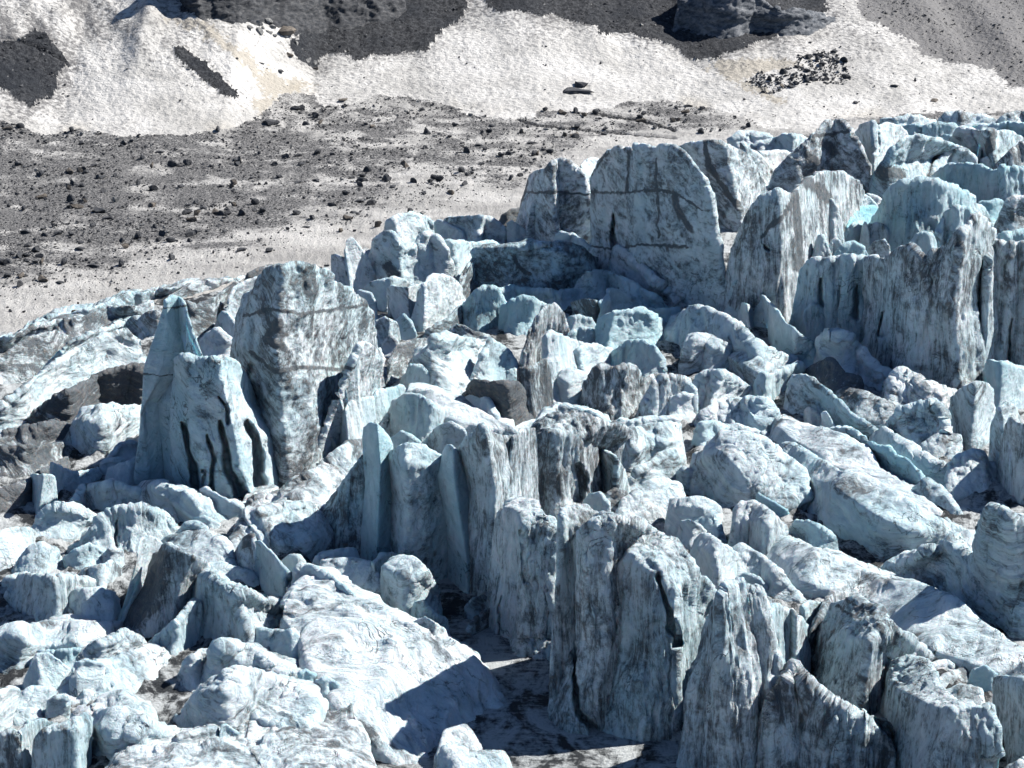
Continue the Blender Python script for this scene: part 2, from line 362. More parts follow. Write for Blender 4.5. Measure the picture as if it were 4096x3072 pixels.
# ------------------------------------------------------------------ ice bodies
GROUP = {'serac': 'tall seracs of the icefall', 'ice_block': 'ice blocks in the icefall', 'ice_fin': 'ice fins in the icefall', 'ice_ridge': 'ice ridges in the icefall', 'ice_slab': 'tilted ice slabs in the icefall',
         'ice_pillar': 'ice pillars in the icefall', 'ice_spike': 'ice spikes in the icefall', 'ice_mound': 'ice mounds in the icefall', 'ice_wall': 'ice walls in the icefall', 'rock_outcrop': 'rock outcrops above the snow'}
def resample(p, n):
    d = np.concatenate([[0], np.cumsum(np.hypot(*np.diff(p, axis=0).T))]); d /= d[-1]
    u = np.linspace(0, 1, n)
    return np.stack([np.interp(u, d, p[:, 0]), np.interp(u, d, p[:, 1])], -1)
STEP = 5.0                               # photograph pixels between vertices
_seed = [0]
NEARER = {'dark wedge of ice at the foot of the huge dark tower': 9,
          'pale slab leaning on the left flank of the dark tower': 7,
          'small blackened ice hump on the rim behind the dark tower': 9,
          'small white triangular fin below the fluted slab serac': 2.6,
          'small pale rim block right of the rounded dome': 0.8,
          'small bright fin at the foot of the great cracked wall': 3.5,
          'pale stepped ridge front, left end, above the front pinnacles': 6.9,
          'smooth white ice slab dipping right towards the central pit': 7.2,
          'bright rounded snowcap at the left rim of the central pit': 5.5,
          'pale low fin lying along the top of the central cliff': 9,
          'small pale block at the lower lip of the dirty hollow': 1.7,
          'dirty rubbly mound left of the front pinnacles': 6.1,
          'pale flank block on the right shoulder of the massive grey serac': 9,
          'vivid cyan block in the notch left of the domed blue serac': 7,
          'glassy little ice cube beside the jagged white spike': 9,
          'small pale shard between jagged spike and cyan block': 9,
          'pleated grey block right of the thin white needle': 1.9,
          'blunt white horn in the row of spikes, leftmost': 7,
          'small streaked horn between the two larger white horns': 9,
          'rounded cyan horn below the pleated grey block': 9,
          'pleated blue tooth in front of the domed blue serac': 7,
          'blunt-ended slab with a dark undercut front, centre right': 2.0,
          'low bright shelf left of the rumpled white hump': 1.5,
          'chunky pale block above the low bright shelf': 9,
          'smooth domed ice hump below the large humped block': 2.4,
          'small domed lump beside the cyan undercut lip': 9,
          'small sunlit slab behind the notch of the large pale fin': 9,
          'dark knobbed spike right of the tall fluted front pinnacle': 9,
          'pale thin-edged pinnacle with a blue inner face, bottom right cliff': 7,
          'small dark block jammed beneath the shaded tilted block': 7,
          'slim grey pillar with a bright cap beside the dirt-filled cleft': 9,
          'smooth white roll of ice at the upper edge of the sunlit ramp': 6.9,
          'thin white stacked slabs below the dark-fronted mound': 4.9,
          'cracked grey block at the bottom below the triangular pyramid': 1.3,
          'tiny rounded cyan block right of the broken-topped wedge': 1.5,
          'another tiny cyan block just below the first tiny one': 1.2,
          'dark ice wedge behind the pale thin-edged pinnacle': 5.4}
def ice_body(t, name, label, style, rows, slopes=None, dirt=.25, blue=.15, z=0., th=None, bulge=.2, amp=1., cuts=(), lines=(), mat=None, tent=.2, u0=.42, foot=True):
    _seed[0] += 1; sd = _seed[0]*3.17
    R = [P(t, r) for r in rows.split('/')]
    slopes = slopes or [80]*(len(R)-1)
    if foot and len(R) < 4:
        c_ = R[0].mean(0); R[0] = c_+(R[0]-c_)*[1.12, 1.05]+[0, 7]
    wid = max(np.ptp(r[:, 0]) for r in R); n = max(5, int(wid/STEP)+1)
    # also follow steep outline stretches
    n = max(n, max(int(np.hypot(*np.diff(r, axis=0).T).sum()/STEP/1.15) for r in R))
    R = [resample(r, n) for r in R]
    for i in range(1, len(R)):          # broken, uneven crests
        q = R[i]; w_ = (min(wid, 500)*.013+2.)*(.22 if i < len(R)-1 else 1 if slopes[-1] > 40 else .3)
        R[i] = q+np.stack([.5*w_*fbm(q[:, 1]/22, sd, i*1.7, 3), w_*fbm(q[:, 0]/34, sd, i*2.3, 4, .6)], -1)
    u = np.linspace(0, 1, n)
    zb = np.interp(u, np.linspace(0, 1, np.size(z)), np.atleast_1d(z))
    kx, kz = ray(R[0][:, 0], R[0][:, 1])
    if R[0][:, 1].min() < 640:
        X_, Y0, _z = place(R[0][:, 0], R[0][:, 1]); Z0_ = _z
    else:
        Y0 = (zb-H)/kz; Z0_ = zb
    if label in NEARER:                  # stands a little nearer, on ice heaped above the floor
        Y0 = Y0-NEARER[label]; Z0_ = H+kz*Y0
    rowsW = [np.stack([kx*Y0, Y0, Z0_], -1)]
    for r, s in zip(R[1:], slopes):
        kx, kz = ray(r[:, 0], r[:, 1])
        y0, z0 = rowsW[-1][:, 1], rowsW[-1][:, 2]
        if s >= 89.5: Yn = y0.copy()
        else:
            m = math.tan(math.radians(s)); Yn = (z0-m*y0-H)/(kz-m)
        Yn = np.clip(Yn, y0-3, y0+45)
        rowsW.append(np.stack([kx*Yn, Yn, H+kz*Yn], -1))
    width = np.ptp(rowsW[0][:, 0]) if len(R) else 5
    width = max(width, np.ptp(rowsW[-1][:, 0]))
    if th is None: th = float(np.clip(.45*width, 1.5, 8))
    chain = []; pixrow = []
    for i in range(len(R)-1):
        cnt = max(3, int(np.hypot(*(R[i+1]-R[i]).T).mean()/STEP)+1)
        for k in range(cnt):
            f = k/cnt; p_ = rowsW[i]*(1-f)+rowsW[i+1]*f
            if i == 0 and 50 < slopes[0] < 89 and len(R) < 4:     # faces are hollowed: steep above, flaring at the foot
                yl = rowsW[0][:, 1]+(rowsW[1][:, 1]-rowsW[0][:, 1])*(1-(1-f)**2.1); kz_ = (p_[:, 2]-H)/p_[:, 1]; kx_ = p_[:, 0]/p_[:, 1]
                p_ = np.stack([kx_*yl, yl, H+kz_*yl], -1)
            chain.append(p_)
    chain.append(rowsW[-1]); mf = len(chain)
    A = np.array(chain)
    # round the flanks away from the viewer, following each point's own sight line
    rs = np.random.RandomState(_seed[0]); e = np.abs(2*u-1)
    nk = 4 if width < 8 else 6
    ku = np.sort(np.concatenate([[-.3, 1.3], np.linspace(.02, .98, nk)+rs.uniform(-.08, .08, nk)])); kd = rs.uniform(-1, 1, nk+2)*tent*.5
    kd += tent*np.abs(ku-u0)*np.where(ku > u0, 1.25, .8)
    vv = np.linspace(0, 1, mf)[:, None]; sk = rs.uniform(-.22, .22)
    sh = min(width, 16)*np.interp(np.clip(u[None, :]+sk*(vv-.5), -.3, 1.3), ku, kd)+bulge*.4*min(width, 14)*(1-np.sqrt(np.clip(1-e**6, 0, 1)))[None, :]
    C0 = np.array([0, 0, H])
    # facets: broad planes break the face
    sz = max(width, 4.)
    q = A/ (sz*.22)
    fac = ridged(q[..., 0]+sd, q[..., 1]+sd, q[..., 2]*.6, 2)
    A = C0+(A-C0)*(1+(sh-amp*(.05)*min(sz, 20)*fac*np.linspace(.3, 1, mf)[:, None])/A[..., 1])[..., None]
    top = A[-1]; g = A[0]
    back = [top+[0, .35, -.12], top+[0, 1.0, -.6], top*np.array([1, 1, .55])+np.stack([0*u, th*.7+0*u, g[:, 2]*.45], -1), np.stack([top[:, 0], top[:, 1]+th, g[:, 2]-4], -1)]
    low = [g+[0, -2.2, -6], g+[0, -.5, -1.4]]
    A = np.concatenate([np.array(low), A, np.array(back)]); m = len(A)
    # normals from the grid
    du = np.gradient(A, axis=1); dv = np.gradient(A, axis=0)
    nr = np.cross(du, dv); nr /= np.linalg.norm(nr, axis=-1)[..., None]+1e-9
    x, y, zz = A[..., 0], A[..., 1], A[..., 2]
    st = mat or style
    d3 = rowsW[-1][-1]-rowsW[-1][0]; d3 = d3/np.linalg.norm(d3)
    nh = np.array([d3[1], -d3[0], 0.]); nh = nh*np.sign(-nh[1] or 1); fn = .55*nh+np.array([0, 0, .83])+.16*d3
    fol = x*fn[0]+y*fn[1]+zz*fn[2]+.9*noise(x*.14, y*.14, zz*.14+sd)+.25*noise(x*.5, y*.5, zz*.5+sd); alo = x*d3[0]+y*d3[1]+zz*d3[2]
    bands = 0*x
    if style == 'flute':
        wx = x+.7*noise(x*.3, zz*.12, sd)
        dsp = .7*ridged(wx*.30+sd, y*.3, zz*.035, 2)+.40*ridged(wx*.95, y*.8, zz*.10+sd, 2)+.16*ridged(x*1.8, y*1.5, zz*.5, 2)
    elif style == 'rough':
        dsp = .75*ridged(alo*.05+sd, fol*.36, y*.03, 2)+.5*ridged(x*.2+alo*.05+sd, y*.09, zz*.2, 2)+.34*ridged(alo*.2, fol*1.2, sd, 3)+.14*ridged(x*1.2, y*.6, zz*1.9+sd, 2)
        bands = .14*sstep(.1, .55, noise(alo*.1, fol*1.2, sd))
    elif style == 'strat':
        dsp = .40*ridged(alo*.08+sd, fol*.7, sd, 3)+.36*ridged(x*.17, y*.10, zz*.3+sd, 2)+.22*ridged(alo*.25, fol*1.9, sd, 2)
        bands = .22*sstep(.05, .5, noise(alo*.06, fol*1.1, sd))
    elif style in ('rock', 'slate'):
        dsp = .9*ridged(x*.2+sd, y*.2, zz*.35, 4)+.25*fbm(x, y, zz*1.6, 3)
    else:
        dsp = .6*ridged(x*.15+sd, y*.15, zz*.13, 2)+.26*ridged(x*.55, y*.55, zz*.42+sd, 2)+.16*ridged(alo*.35, fol*1.5, sd, 2)
    third = x*.3+y*.2
    if style == 'flute': gv = np.stack([x*1.7+.8*noise(x*.3, y*.3, zz*.1), y*1.2, zz*.13+sd], -1)
    elif style == 'block': gv = np.stack([alo*.34+sd, fol*.75, third], -1)
    else: gv = np.stack([alo*.2+sd, fol*1.25, third*.5], -1)
    fx, fy = project(x, y, zz)
    A = A+nr*(dsp*amp*np.clip(sz/9, .35, 1.0))[..., None]
    dirtv = dirt+bands+.17*fbm(x*.16+sd, y*.16, zz*.16, 2)
    for ln in lines:
        pts, w = ln; d = segdist(fx+5*noise(x, y, zz), fy+5*noise(x+9, y, zz), P(t, pts)); dirtv = dirtv+.75*sstep(w/1.58, 0, d)
    for pts, w, dep in cuts:
        k = sstep(0, .8, segwidth(fx+9*noise(x*.35, y*.3, zz*.35)+4*noise(x*1.1, y, zz*1.1), fy, P(t, pts), w/1.58*.8))
        k[mf+2:] = 0
        A = C0+(A-C0)*(1+dep*k/np.maximum(A[..., 1], 1))[..., None]
    bluev = np.clip(blue+.55*blue**.5*noise(x*.12-sd, y*.12, zz*.10)+.1*noise(x*.5, y*.5, zz*.3+sd), 0, 1)
    base = np.array([A[2, :, 0].mean(), A[2, :, 1].mean(), A[2, :, 2].min()])
    V = (A-base).reshape(-1, 3)
    Fq = gridfaces(m, n)
    left = list(np.arange(m)*n); right = list((np.arange(m)*n+n-1)[::-1])
    me = make_mesh(name, V, Fq, M[st], {'dirt': dirtv.ravel(), 'blue': bluev.ravel(), 'grain': gv.reshape(-1, 3)}, ngons=[left, right])
    cat = name.replace('_', ' ')
    return link(name, me, base, label, cat, GROUP.get(name), kind='thing')
b = ice_body
# ================================================================== left middle: the big dark serac and its neighbours
b(4, 'serac', 'huge dark blue serac tower with a cracked shaded face, left of centre', 'block', '1480,1180 1640,1400 1830,1470 2000,1420 2150,1300 2350,1000/1470,760 1500,600 1620,620 1900,560 2200,560 2352,520/1512,430 1560,290 1690,140 1760,110 1900,90 1990,95 2060,150 2130,215 2254,300 2350,420', [84, 72], dirt=.4, blue=.28, amp=1.1, bulge=.3,
  lines=[('1560,420 1700,380 1900,400 2300,340', 14), ('1600,640 1750,760 1900,740 2200,760', 14), ('1970,150 1960,500', 8), ('1760,460 1700,560 1780,620', 30)], cuts=[('1590,720 1600,860 1650,1000', 60, 1.6)])
b(4, 'serac', 'tall pale twin spire with a rounded cap block on its top', 'block', '850,1500 950,1490 1050,1480 1130,1530/893,1130 900,960 1000,960 1130,960/922,745 1000,740 1140,720 1290,690/1000,500 1100,505 1215,520/1040,360 1045,320 1090,293 1140,310 1165,355', [86, 84, 78, 82], dirt=.12, blue=.4, amp=.8, lines=[('915,780 1000,795 1120,775', 10), ('1035,370 1170,352', 9)])
b(4, 'serac', 'fluted pale slab serac with dark finger-like slots in its lower half', 'block', '1100,1530 1240,1590 1380,1600 1540,1600 1850,1440/1085,1200 1300,1200 1550,1190 1795,1190/1095,900 1250,880 1450,900 1630,1010/1110,780 1120,690 1150,677 1290,690 1420,695 1490,720 1545,775 1580,840', [86, 86, 80], dirt=.2, blue=.38, amp=.8,
  cuts=[('1385,920 1430,1000 1445,1090', 22, 1.6), ('1165,1090 1205,1200 1240,1400 1260,1640', 56, 4), ('1305,1165 1345,1320 1330,1640', 34, 2.5), ('1390,1080 1420,1200 1440,1330 1500,1480 1560,1640', 62, 4), ('1540,1085 1590,1200 1620,1330 1620,1480', 70, 4), ('1035,1250 1060,1400 1080,1600', 30, 2), ('1290,1380 1290,1600', 20, 1.5)])
b(4, 'ice_block', 'dark wedge of ice at the foot of the huge dark tower', 'block', '1690,1280 1800,1290 2000,1250/1700,1010 1745,922 1815,960 1890,990 2000,1100', [74], dirt=.4, blue=.25)
b(5, 'serac', 'grey leaning pyramid serac with a pale tip, right of the huge dark tower', 'block', '-130,1440 50,1340 200,1280 400,920/20,1060 120,960 330,880/148,740 250,700 383,690/212,600 238,575 290,605 345,650', [72, 72, 62], dirt=.3, blue=.1, lines=[('150,745 230,690', 12)])
b(4, 'ice_ridge', 'long pale diagonal ice ridge above the dark layered hollow at left', 'rough', '-40,1190 160,1120 330,960 430,905 640,795 880,745/-40,1010 70,940 150,870 300,740 420,660 520,620 640,550 700,530 790,522 840,580 875,630', [66], dirt=.22, blue=.3, amp=.7)
b(4, 'ice_wall', 'dark layered ice wall hollowed out beneath the pale diagonal ridge', 'strat', '150,1110 450,1110 620,1010 905,1000/165,1095 330,945 430,895 640,780 780,740 905,730', [86], dirt=.72, blue=.05, th=3)
b(4, 'ice_ridge', 'dark rounded ice ridge at the left edge beside the debris boundary', 'strat', '-40,850 150,800 300,745 420,650/-40,730 70,640 200,545 340,512 430,550', [62], dirt=.42, blue=.2, amp=.7)
b(4, 'ice_ridge', 'long sloping ridge running up to the twin spire from the left', 'rough', '290,760 520,640 640,560 700,540 830,570 950,600/380,640 450,570 560,525 700,480 830,450 910,430 1000,400', [64], dirt=.3, blue=.3, amp=.7)
b(4, 'ice_ridge', 'low banded ridge beneath the perched dark boulder', 'strat', '-40,700 150,590 330,530 450,570 560,540 920,460/-40,570 130,520 250,470 400,440 520,430 680,370 780,360 960,345', [58], dirt=.32, blue=.22, amp=.7)
b(4, 'ice_ridge', 'narrow rim ridge carrying the perched boulder at the glacier edge', 'block', '110,545 400,450 520,445 680,395 960,330/130,505 290,430 400,400 560,370 640,350 740,300 820,275 960,262 1000,285', [60], dirt=.25, blue=.3, amp=.7)
b(4, 'ice_ridge', 'thin rim ridge leading right to the back of the dark tower', 'strat', '970,300 1150,280 1450,230 1570,205/980,255 1100,240 1270,205 1400,185 1550,172', [60], dirt=.35, blue=.25, amp=.6)
b(4, 'ice_block', 'dark ice mass in the gap between twin spire and dark tower', 'strat', '1190,580 1350,530 1440,420 1490,400/1180,330 1240,350 1300,330 1380,280 1450,230 1510,200', [68], dirt=.5, blue=.2)
b(4, 'ice_mound', 'bright white cone of ice between twin spire and dark tower', 'rough', '1250,700 1370,740 1490,730/1270,590 1320,550 1375,510 1440,570 1490,660', [58], dirt=.02, blue=.12)
b(4, 'ice_spike', 'pointed white spike behind the bright cone, against the dark tower', 'rough', '1365,540 1500,660/1378,440 1410,395 1440,410 1480,460 1515,510', [66], dirt=.02, blue=.15)
b(4, 'ice_slab', 'pale slab leaning on the left flank of the dark tower', 'block', '1410,410 1500,370 1560,340/1440,330 1480,240 1560,190 1670,160', [76], dirt=.2, blue=.2)
b(4, 'ice_mound', 'small blackened ice hump on the rim behind the dark tower', 'strat', '1560,195 1690,160 1780,140/1570,150 1640,110 1700,97 1775,108', [60], dirt=.8, blue=.05)
b(4, 'ice_block', 'lit flat-topped ice block with a pale front, lower left', 'rough', '465,1230 640,1260 895,1150/460,1095 640,1110 905,1045/530,1020 640,1005 850,988 910,1000', [78, 20], dirt=.22, blue=.15)
b(4, 'ice_ridge', 'dirty banded ice ridge below the dark hollow, by the left edge', 'strat', '-40,1300 300,1230 470,1200/-40,1190 70,1140 200,1120 340,1090 475,1120', [48], dirt=.55, blue=.1)
b(4, 'ice_ridge', 'lower dirty banded ridge at the left edge, above the pale fangs', 'strat', '-40,1430 200,1410 395,1290/-40,1270 130,1240 260,1240 400,1232', [52], dirt=.55, blue=.1)
b(4, 'ice_ridge', 'black silty bank below the banded ridges at the left edge', 'strat', '-40,1680 150,1640 240,1560 420,1400/-40,1530 130,1480 260,1400 420,1310', [50], dirt=.78, blue=.05)
b(4, 'ice_spike', 'pale fang-shaped block with a sharp left tip, lower left', 'block', '330,1570 540,1470 620,1410/318,1345 345,1352 400,1385 470,1405 560,1390 615,1385', [72], dirt=.1, blue=.25)
b(4, 'ice_spike', 'second pale fang left of and below the sharp one', 'block', '205,1560 240,1660 345,1610/195,1425 260,1420 330,1422 345,1445', [80], dirt=.12, blue=.2)
b(4, 'ice_mound', 'small white domed block at the left foot of the twin spire', 'rough', '685,1340 850,1310 900,1290/700,1300 760,1230 820,1215 895,1220', [58], dirt=.1, blue=.15, bulge=.4)
b(4, 'ice_block', 'tiny bright ice knob beside the white domed block', 'rough', '635,1380 760,1390/640,1355 680,1330 740,1325 790,1345', [62], dirt=.05, blue=.2)
b(4, 'ice_block', 'bright lit ice wedge leaning on the base of the twin spire', 'rough', '690,1450 800,1490 870,1480/690,1400 740,1365 830,1340 895,1290', [50], dirt=.12, blue=.2)
b(4, 'ice_ridge', 'pale ridge with a blue shaded front, below the fangs', 'block', '450,1650 560,1590 680,1640 895,1650/455,1600 480,1550 520,1500 600,1490 690,1480 760,1490 895,1540', [70], dirt=.15, blue=.3)
b(4, 'ice_ridge', 'bright rumpled ridge in front of the fluted slab serac', 'rough', '880,1640 1010,1690 1300,1710 1530,1690/890,1540 960,1510 1060,1500 1180,1560 1250,1600 1400,1650 1530,1642/920,1492 1010,1487 1150,1520 1250,1580 1380,1620 1530,1638', [70, 25], dirt=.15, blue=.2)
b(4, 'ice_fin', 'small white triangular fin below the fluted slab serac', 'block', '1280,1600 1400,1640 1535,1650/1275,1520 1300,1510 1400,1560 1500,1610 1535,1640', [78], dirt=.02, blue=.15)
b(4, 'ice_ridge', 'broad lit rubbly ice ramp right of the fluted slab serac', 'rough', '1520,1690 1800,1700 2000,1690 2220,1660/1535,1642 1640,1595 1760,1575 1850,1490 1960,1440 2060,1365 2210,1285', [26], dirt=.32, blue=.12, amp=1.2)
# ================================================================== centre
b(5, 'ice_spike', 'slim pale spike at the back rim, leftmost of its row', 'block', '175,290 325,235/125,20 135,-60 165,-85 205,-40 250,20 290,100 322,195', [80], dirt=.08, blue=.2)
b(5, 'ice_spike', 'narrow dark sliver just left of the slim pale spike', 'block', '60,235 170,285/45,32 70,28 100,40 128,70 135,125', [82], dirt=.35, blue=.1)
b(5, 'ice_block', 'broad mottled back block with a blackened pit on its face', 'block', '310,250 500,260 700,230 800,230/285,60 310,-60 370,-110 430,-100 500,-10 560,-20 600,-80 650,-115 700,-90 775,0', [80], dirt=.2, blue=.22, lines=[('400,100 450,150 430,180', 50)])
b(5, 'ice_block', 'rounded pale dome on the back rim behind the mottled block', 'block', '430,0 500,10 640,-50 750,-50/380,-110 400,-180 440,-215 540,-235 640,-205 700,-165 745,-95', [78], dirt=.12, blue=.25, bulge=.35)
b(5, 'ice_block', 'small pale rim block right of the rounded dome', 'block', '745,-40 890,-10/695,-170 715,-185 760,-175 865,-120 890,-60', [76], dirt=.15, blue=.2)
b(5, 'ice_block', 'wide low rim block left of the upright pale leaf of ice', 'block', '870,-20 960,0 1120,-10/775,-185 850,-212 960,-218 1050,-200 1100,-165 1140,-120', [72], dirt=.28, blue=.25)
b(5, 'ice_fin', 'upright pale leaf of ice standing against the great cracked wall', 'block', '1160,-20 1280,-30/1148,-170 1180,-190 1230,-150 1285,-95', [84], dirt=.02, blue=.1)
b(5, 'ice_mound', 'blackened ice hump on the rim left of the great wall', 'strat', '1100,-160 1250,-170/1108,-210 1180,-255 1250,-272', [60], dirt=.85, blue=.05)
b(5, 'ice_slab', 'pale blue slab in front of the low rim block', 'block', '795,200 850,200 930,110 1120,60/745,-50 830,-55 960,-45 1060,-55 1118,-20', [78], dirt=.08, blue=.35)
b(5, 'ice_block', 'large dark-streaked mass with a bright flat crest, upper centre', 'block', '880,330 1000,260 1200,270 1450,280 1610,260/848,200 890,110 920,40 960,-10 1070,-15 1200,-10 1300,0 1400,10 1500,20 1600,80 1690,150/1000,-25 1200,-15 1280,-45 1420,-35 1520,-40 1620,-15 1710,60', [76, 16], dirt=.4, blue=.35, lines=[('1190,40 1230,110 1290,150', 16)])
b(5, 'ice_fin', 'small bright fin at the foot of the great cracked wall', 'block', '1450,-10 1560,-10 1710,80/1460,-90 1490,-110 1560,-100 1640,-50 1705,20', [72], dirt=.03, blue=.2)
b(5, 'ice_fin', 'steep white fin sloping right below the great cracked wall', 'rough', '1790,190 1900,260 2060,340 2240,400/1815,110 1850,0 1890,-5 1960,50 2060,150 2150,240 2235,330', [56], dirt=.12, blue=.18)
b(5, 'ice_fin', 'second sloping fin with a blue left shoulder, below the steep white one', 'block', '1600,320 1720,310 1790,290 1900,350 2060,400 2150,390/1600,190 1650,140 1720,135 1850,160 1990,240 2080,300 2145,365', [66], dirt=.12, blue=.4)
b(5, 'ice_block', 'small white wedge against the right edge of the dark tower', 'block', '290,440 330,450/175,285 220,252 290,275 318,325', [72], dirt=.02, blue=.2)
b(5, 'ice_block', 'pale arched block beside the small white wedge', 'block', '300,350 400,370 430,300/253,232 330,200 430,172 500,185 530,212', [74], dirt=.1, blue=.25, bulge=.35)
b(5, 'ice_block', 'mottled cube-like block left of the grey pyramid block', 'block', '420,440 540,480 610,420/400,250 430,230 520,235 612,212', [82], dirt=.28, blue=.12)
b(5, 'ice_block', 'grey pyramid block with a smooth pale left edge, upper centre', 'block', '552,520 620,540 720,460 880,360/570,400 700,380 860,310/588,270 640,190 690,155 750,165 830,200 855,245', [80, 74], dirt=.25, blue=.12)
b(5, 'ice_block', 'blue pleated fan of ice right of the grey pyramid block', 'flute', '885,490 960,500 1095,480/880,340 950,260 1010,235 1060,235 1100,260 1135,345', [74], dirt=.22, blue=.5)
b(5, 'ice_slab', 'bright shelf of ice with a flat crest in the upper centre', 'flute', '1120,370 1300,340 1500,370 1610,320/1090,270 1180,240 1260,258 1420,268 1595,262', [62], dirt=.08, blue=.4)
b(5, 'ice_block', 'pale blue shell-shaped block with curved pleats, centre', 'flute', '1105,490 1200,540 1270,540 1340,490/1093,430 1130,350 1200,325 1260,295 1320,320 1400,355 1430,385', [68], dirt=.06, blue=.45, bulge=.35)
b(5, 'ice_pillar', 'tall dark column of ice right of the pale shell', 'flute', '1215,830 1300,800 1430,700/1250,660 1330,640 1420,600/1288,520 1330,430 1400,355 1450,350 1500,400 1535,510', [80, 68], dirt=.42, blue=.1)
b(5, 'ice_wall', 'dark streaked wall below the tall dark column', 'flute', '1270,1080 1340,1070 1430,1040/1215,760 1300,750 1390,690 1425,760', [82], dirt=.55, blue=.12)
b(5, 'ice_fin', 'white vertical fin right of the tall dark column', 'flute', '1400,1030 1440,1020 1500,1000 1660,680/1385,560 1420,525 1480,540 1540,570 1600,590 1660,605', [66], dirt=.06, blue=.22, bulge=.35)
b(5, 'ice_mound', 'pale mottled dome right of the white vertical fin', 'block', '1505,800 1650,820 1770,760 1830,700/1510,760 1540,690 1580,640 1640,600 1720,600 1800,630 1830,655', [68], dirt=.15, blue=.3, bulge=.35)
b(5, 'ice_mound', 'small scalloped shell of ice above the pale mottled dome', 'flute', '1525,620 1640,610 1735,600/1510,560 1560,520 1620,495 1680,500 1740,545', [62], dirt=.05, blue=.35, bulge=.35)
b(5, 'ice_mound', 'small pleated shell nested under the dark hollow, centre right', 'flute', '1525,540 1640,530 1705,520/1503,465 1550,425 1610,415 1680,440 1705,485', [60], dirt=.08, blue=.4, bulge=.35)
b(5, 'ice_block', 'dark blue hollowed block between pale shells, centre right', 'strat', '1590,440 1690,500 1750,480/1560,335 1640,312 1720,322 1748,380', [76], dirt=.5, blue=.45)
b(5, 'ice_fin', 'blue-white fin with bright crest, right of the hollowed block', 'block', '1735,500 1840,430 2030,410/1733,340 1785,295 1790,250 1850,255 1950,310 2035,372', [72], dirt=.05, blue=.45)
b(5, 'ice_block', 'large pale blue block with clean face, right of centre', 'block', '1735,630 1800,640 1900,620 2060,600 2160,520/1738,445 1805,400 1840,385 2020,380 2080,420 2165,472', [74], dirt=.08, blue=.6)
b(5, 'ice_ridge', 'low pale rim of ice behind the large pale blue block', 'flute', '2060,440 2160,470 2240,460/2035,372 2120,380 2240,368', [64], dirt=.05, blue=.4)
b(5, 'ice_fin', 'crescent-shaped pale blue fin, right of centre', 'flute', '1825,730 1920,770 2020,800 2145,805/1818,690 1850,630 1900,590 2000,580 2080,610 2130,690 2145,785', [66], dirt=.06, blue=.55, bulge=.4)
b(5, 'ice_block', 'bright cube-like block with a rough white top, centre right', 'rough', '1500,990 1550,1000 1700,940/1475,815 1520,840 1600,830 1690,840/1500,775 1560,768 1630,780 1692,830', [72, 30], dirt=.08, blue=.15)
b(5, 'ice_block', 'dark-fronted hump with a rippled bright crest, centre right', 'flute', '1650,1020 1760,1030 1870,1020 2020,970/1650,880 1690,790 1735,740 1830,760 1890,728 1950,755 2010,830 2100,790', [70], dirt=.42, blue=.15)
b(5, 'ice_block', 'grey streaked block right of the dark-fronted hump', 'flute', '1985,1070 2100,1070 2290,1060/2005,990 2060,900 2090,830 2130,800 2212,795 2290,830', [74], dirt=.35, blue=.2)
b(5, 'ice_block', 'lit block with a dark pleated left face, middle of the icefall', 'rough', '640,900 760,935 880,900 945,760 1010,660/560,725 640,640 740,650 850,640 1005,612/600,640 680,580 760,540 850,555 940,590 1010,605', [62, 40], dirt=.2, blue=.25)
b(5, 'ice_ridge', 'dirty little ridge topping the lit pleated block', 'strat', '780,580 900,590 1040,585/790,520 830,465 900,500 970,530 1035,542', [52], dirt=.5, blue=.15)
b(5, 'ice_block', 'smooth bright pyramid of ice in the middle of the icefall', 'rough', '912,870 1060,850 1210,865/918,855 960,760 1010,650 1045,580 1100,600 1170,660 1200,720 1212,845', [46], dirt=.08, blue=.3)
b(5, 'ice_wall', 'black-streaked wall in the pit below the smooth bright pyramid', 'strat', '940,1060 1050,1120 1180,1150 1300,1110/868,925 950,830 1060,845 1200,845 1265,905', [80], dirt=.75, blue=.1)
b(5, 'ice_block', 'blue fluted stump left of the lit pleated block', 'flute', '488,890 520,920 695,915/498,810 540,730 610,735 660,800 692,890', [76], dirt=.15, blue=.4)
b(5, 'ice_block', 'mottled blue knob beside the right edge of the dark tower', 'block', '275,620 400,630 465,590/290,560 320,450 380,425 450,460 463,530', [72], dirt=.35, blue=.3, bulge=.35)
b(5, 'ice_block', 'slim blue block wedged below the grey pyramid block', 'block', '445,560 580,570/453,450 500,410 540,450 572,525', [74], dirt=.2, blue=.45)
b(5, 'ice_mound', 'small round knob in front of the mottled blue knob', 'block', '360,660 470,660/365,600 410,540 455,575', [64], dirt=.25, blue=.3, bulge=.4)
b(5, 'ice_block', 'dark ice mass in the gap above the blue fluted stump', 'strat', '385,880 500,800 630,670/398,710 450,610 560,565 630,560', [72], dirt=.55, blue=.25)
b(5, 'ice_ridge', 'dark rumpled ledge under the grey pyramid block', 'strat', '635,580 780,560 870,490/640,520 700,470 780,430 872,345', [58], dirt=.5, blue=.35)
b(5, 'ice_ridge', 'pale stepped ridge front, left end, above the front pinnacles', 'flute', '115,1230 160,1260 240,1200 310,1130/103,1060 150,960 240,940 305,928', [78], dirt=.12, blue=.3)
b(5, 'ice_ridge', 'blue-white stepped ridge beside the fluted stump', 'flute', '298,1140 370,1110 490,1000 530,960/298,945 330,890 400,880 480,855 515,885', [74], dirt=.12, blue=.4)
b(5, 'ice_ridge', 'arched bright ridge with a pleated front, centre left', 'flute', '375,1160 460,1150 580,1220 660,1240 920,1140/370,1115 420,1000 500,940 560,915 620,930 680,990 760,1020 860,1060 945,1085', [66], dirt=.08, blue=.25)
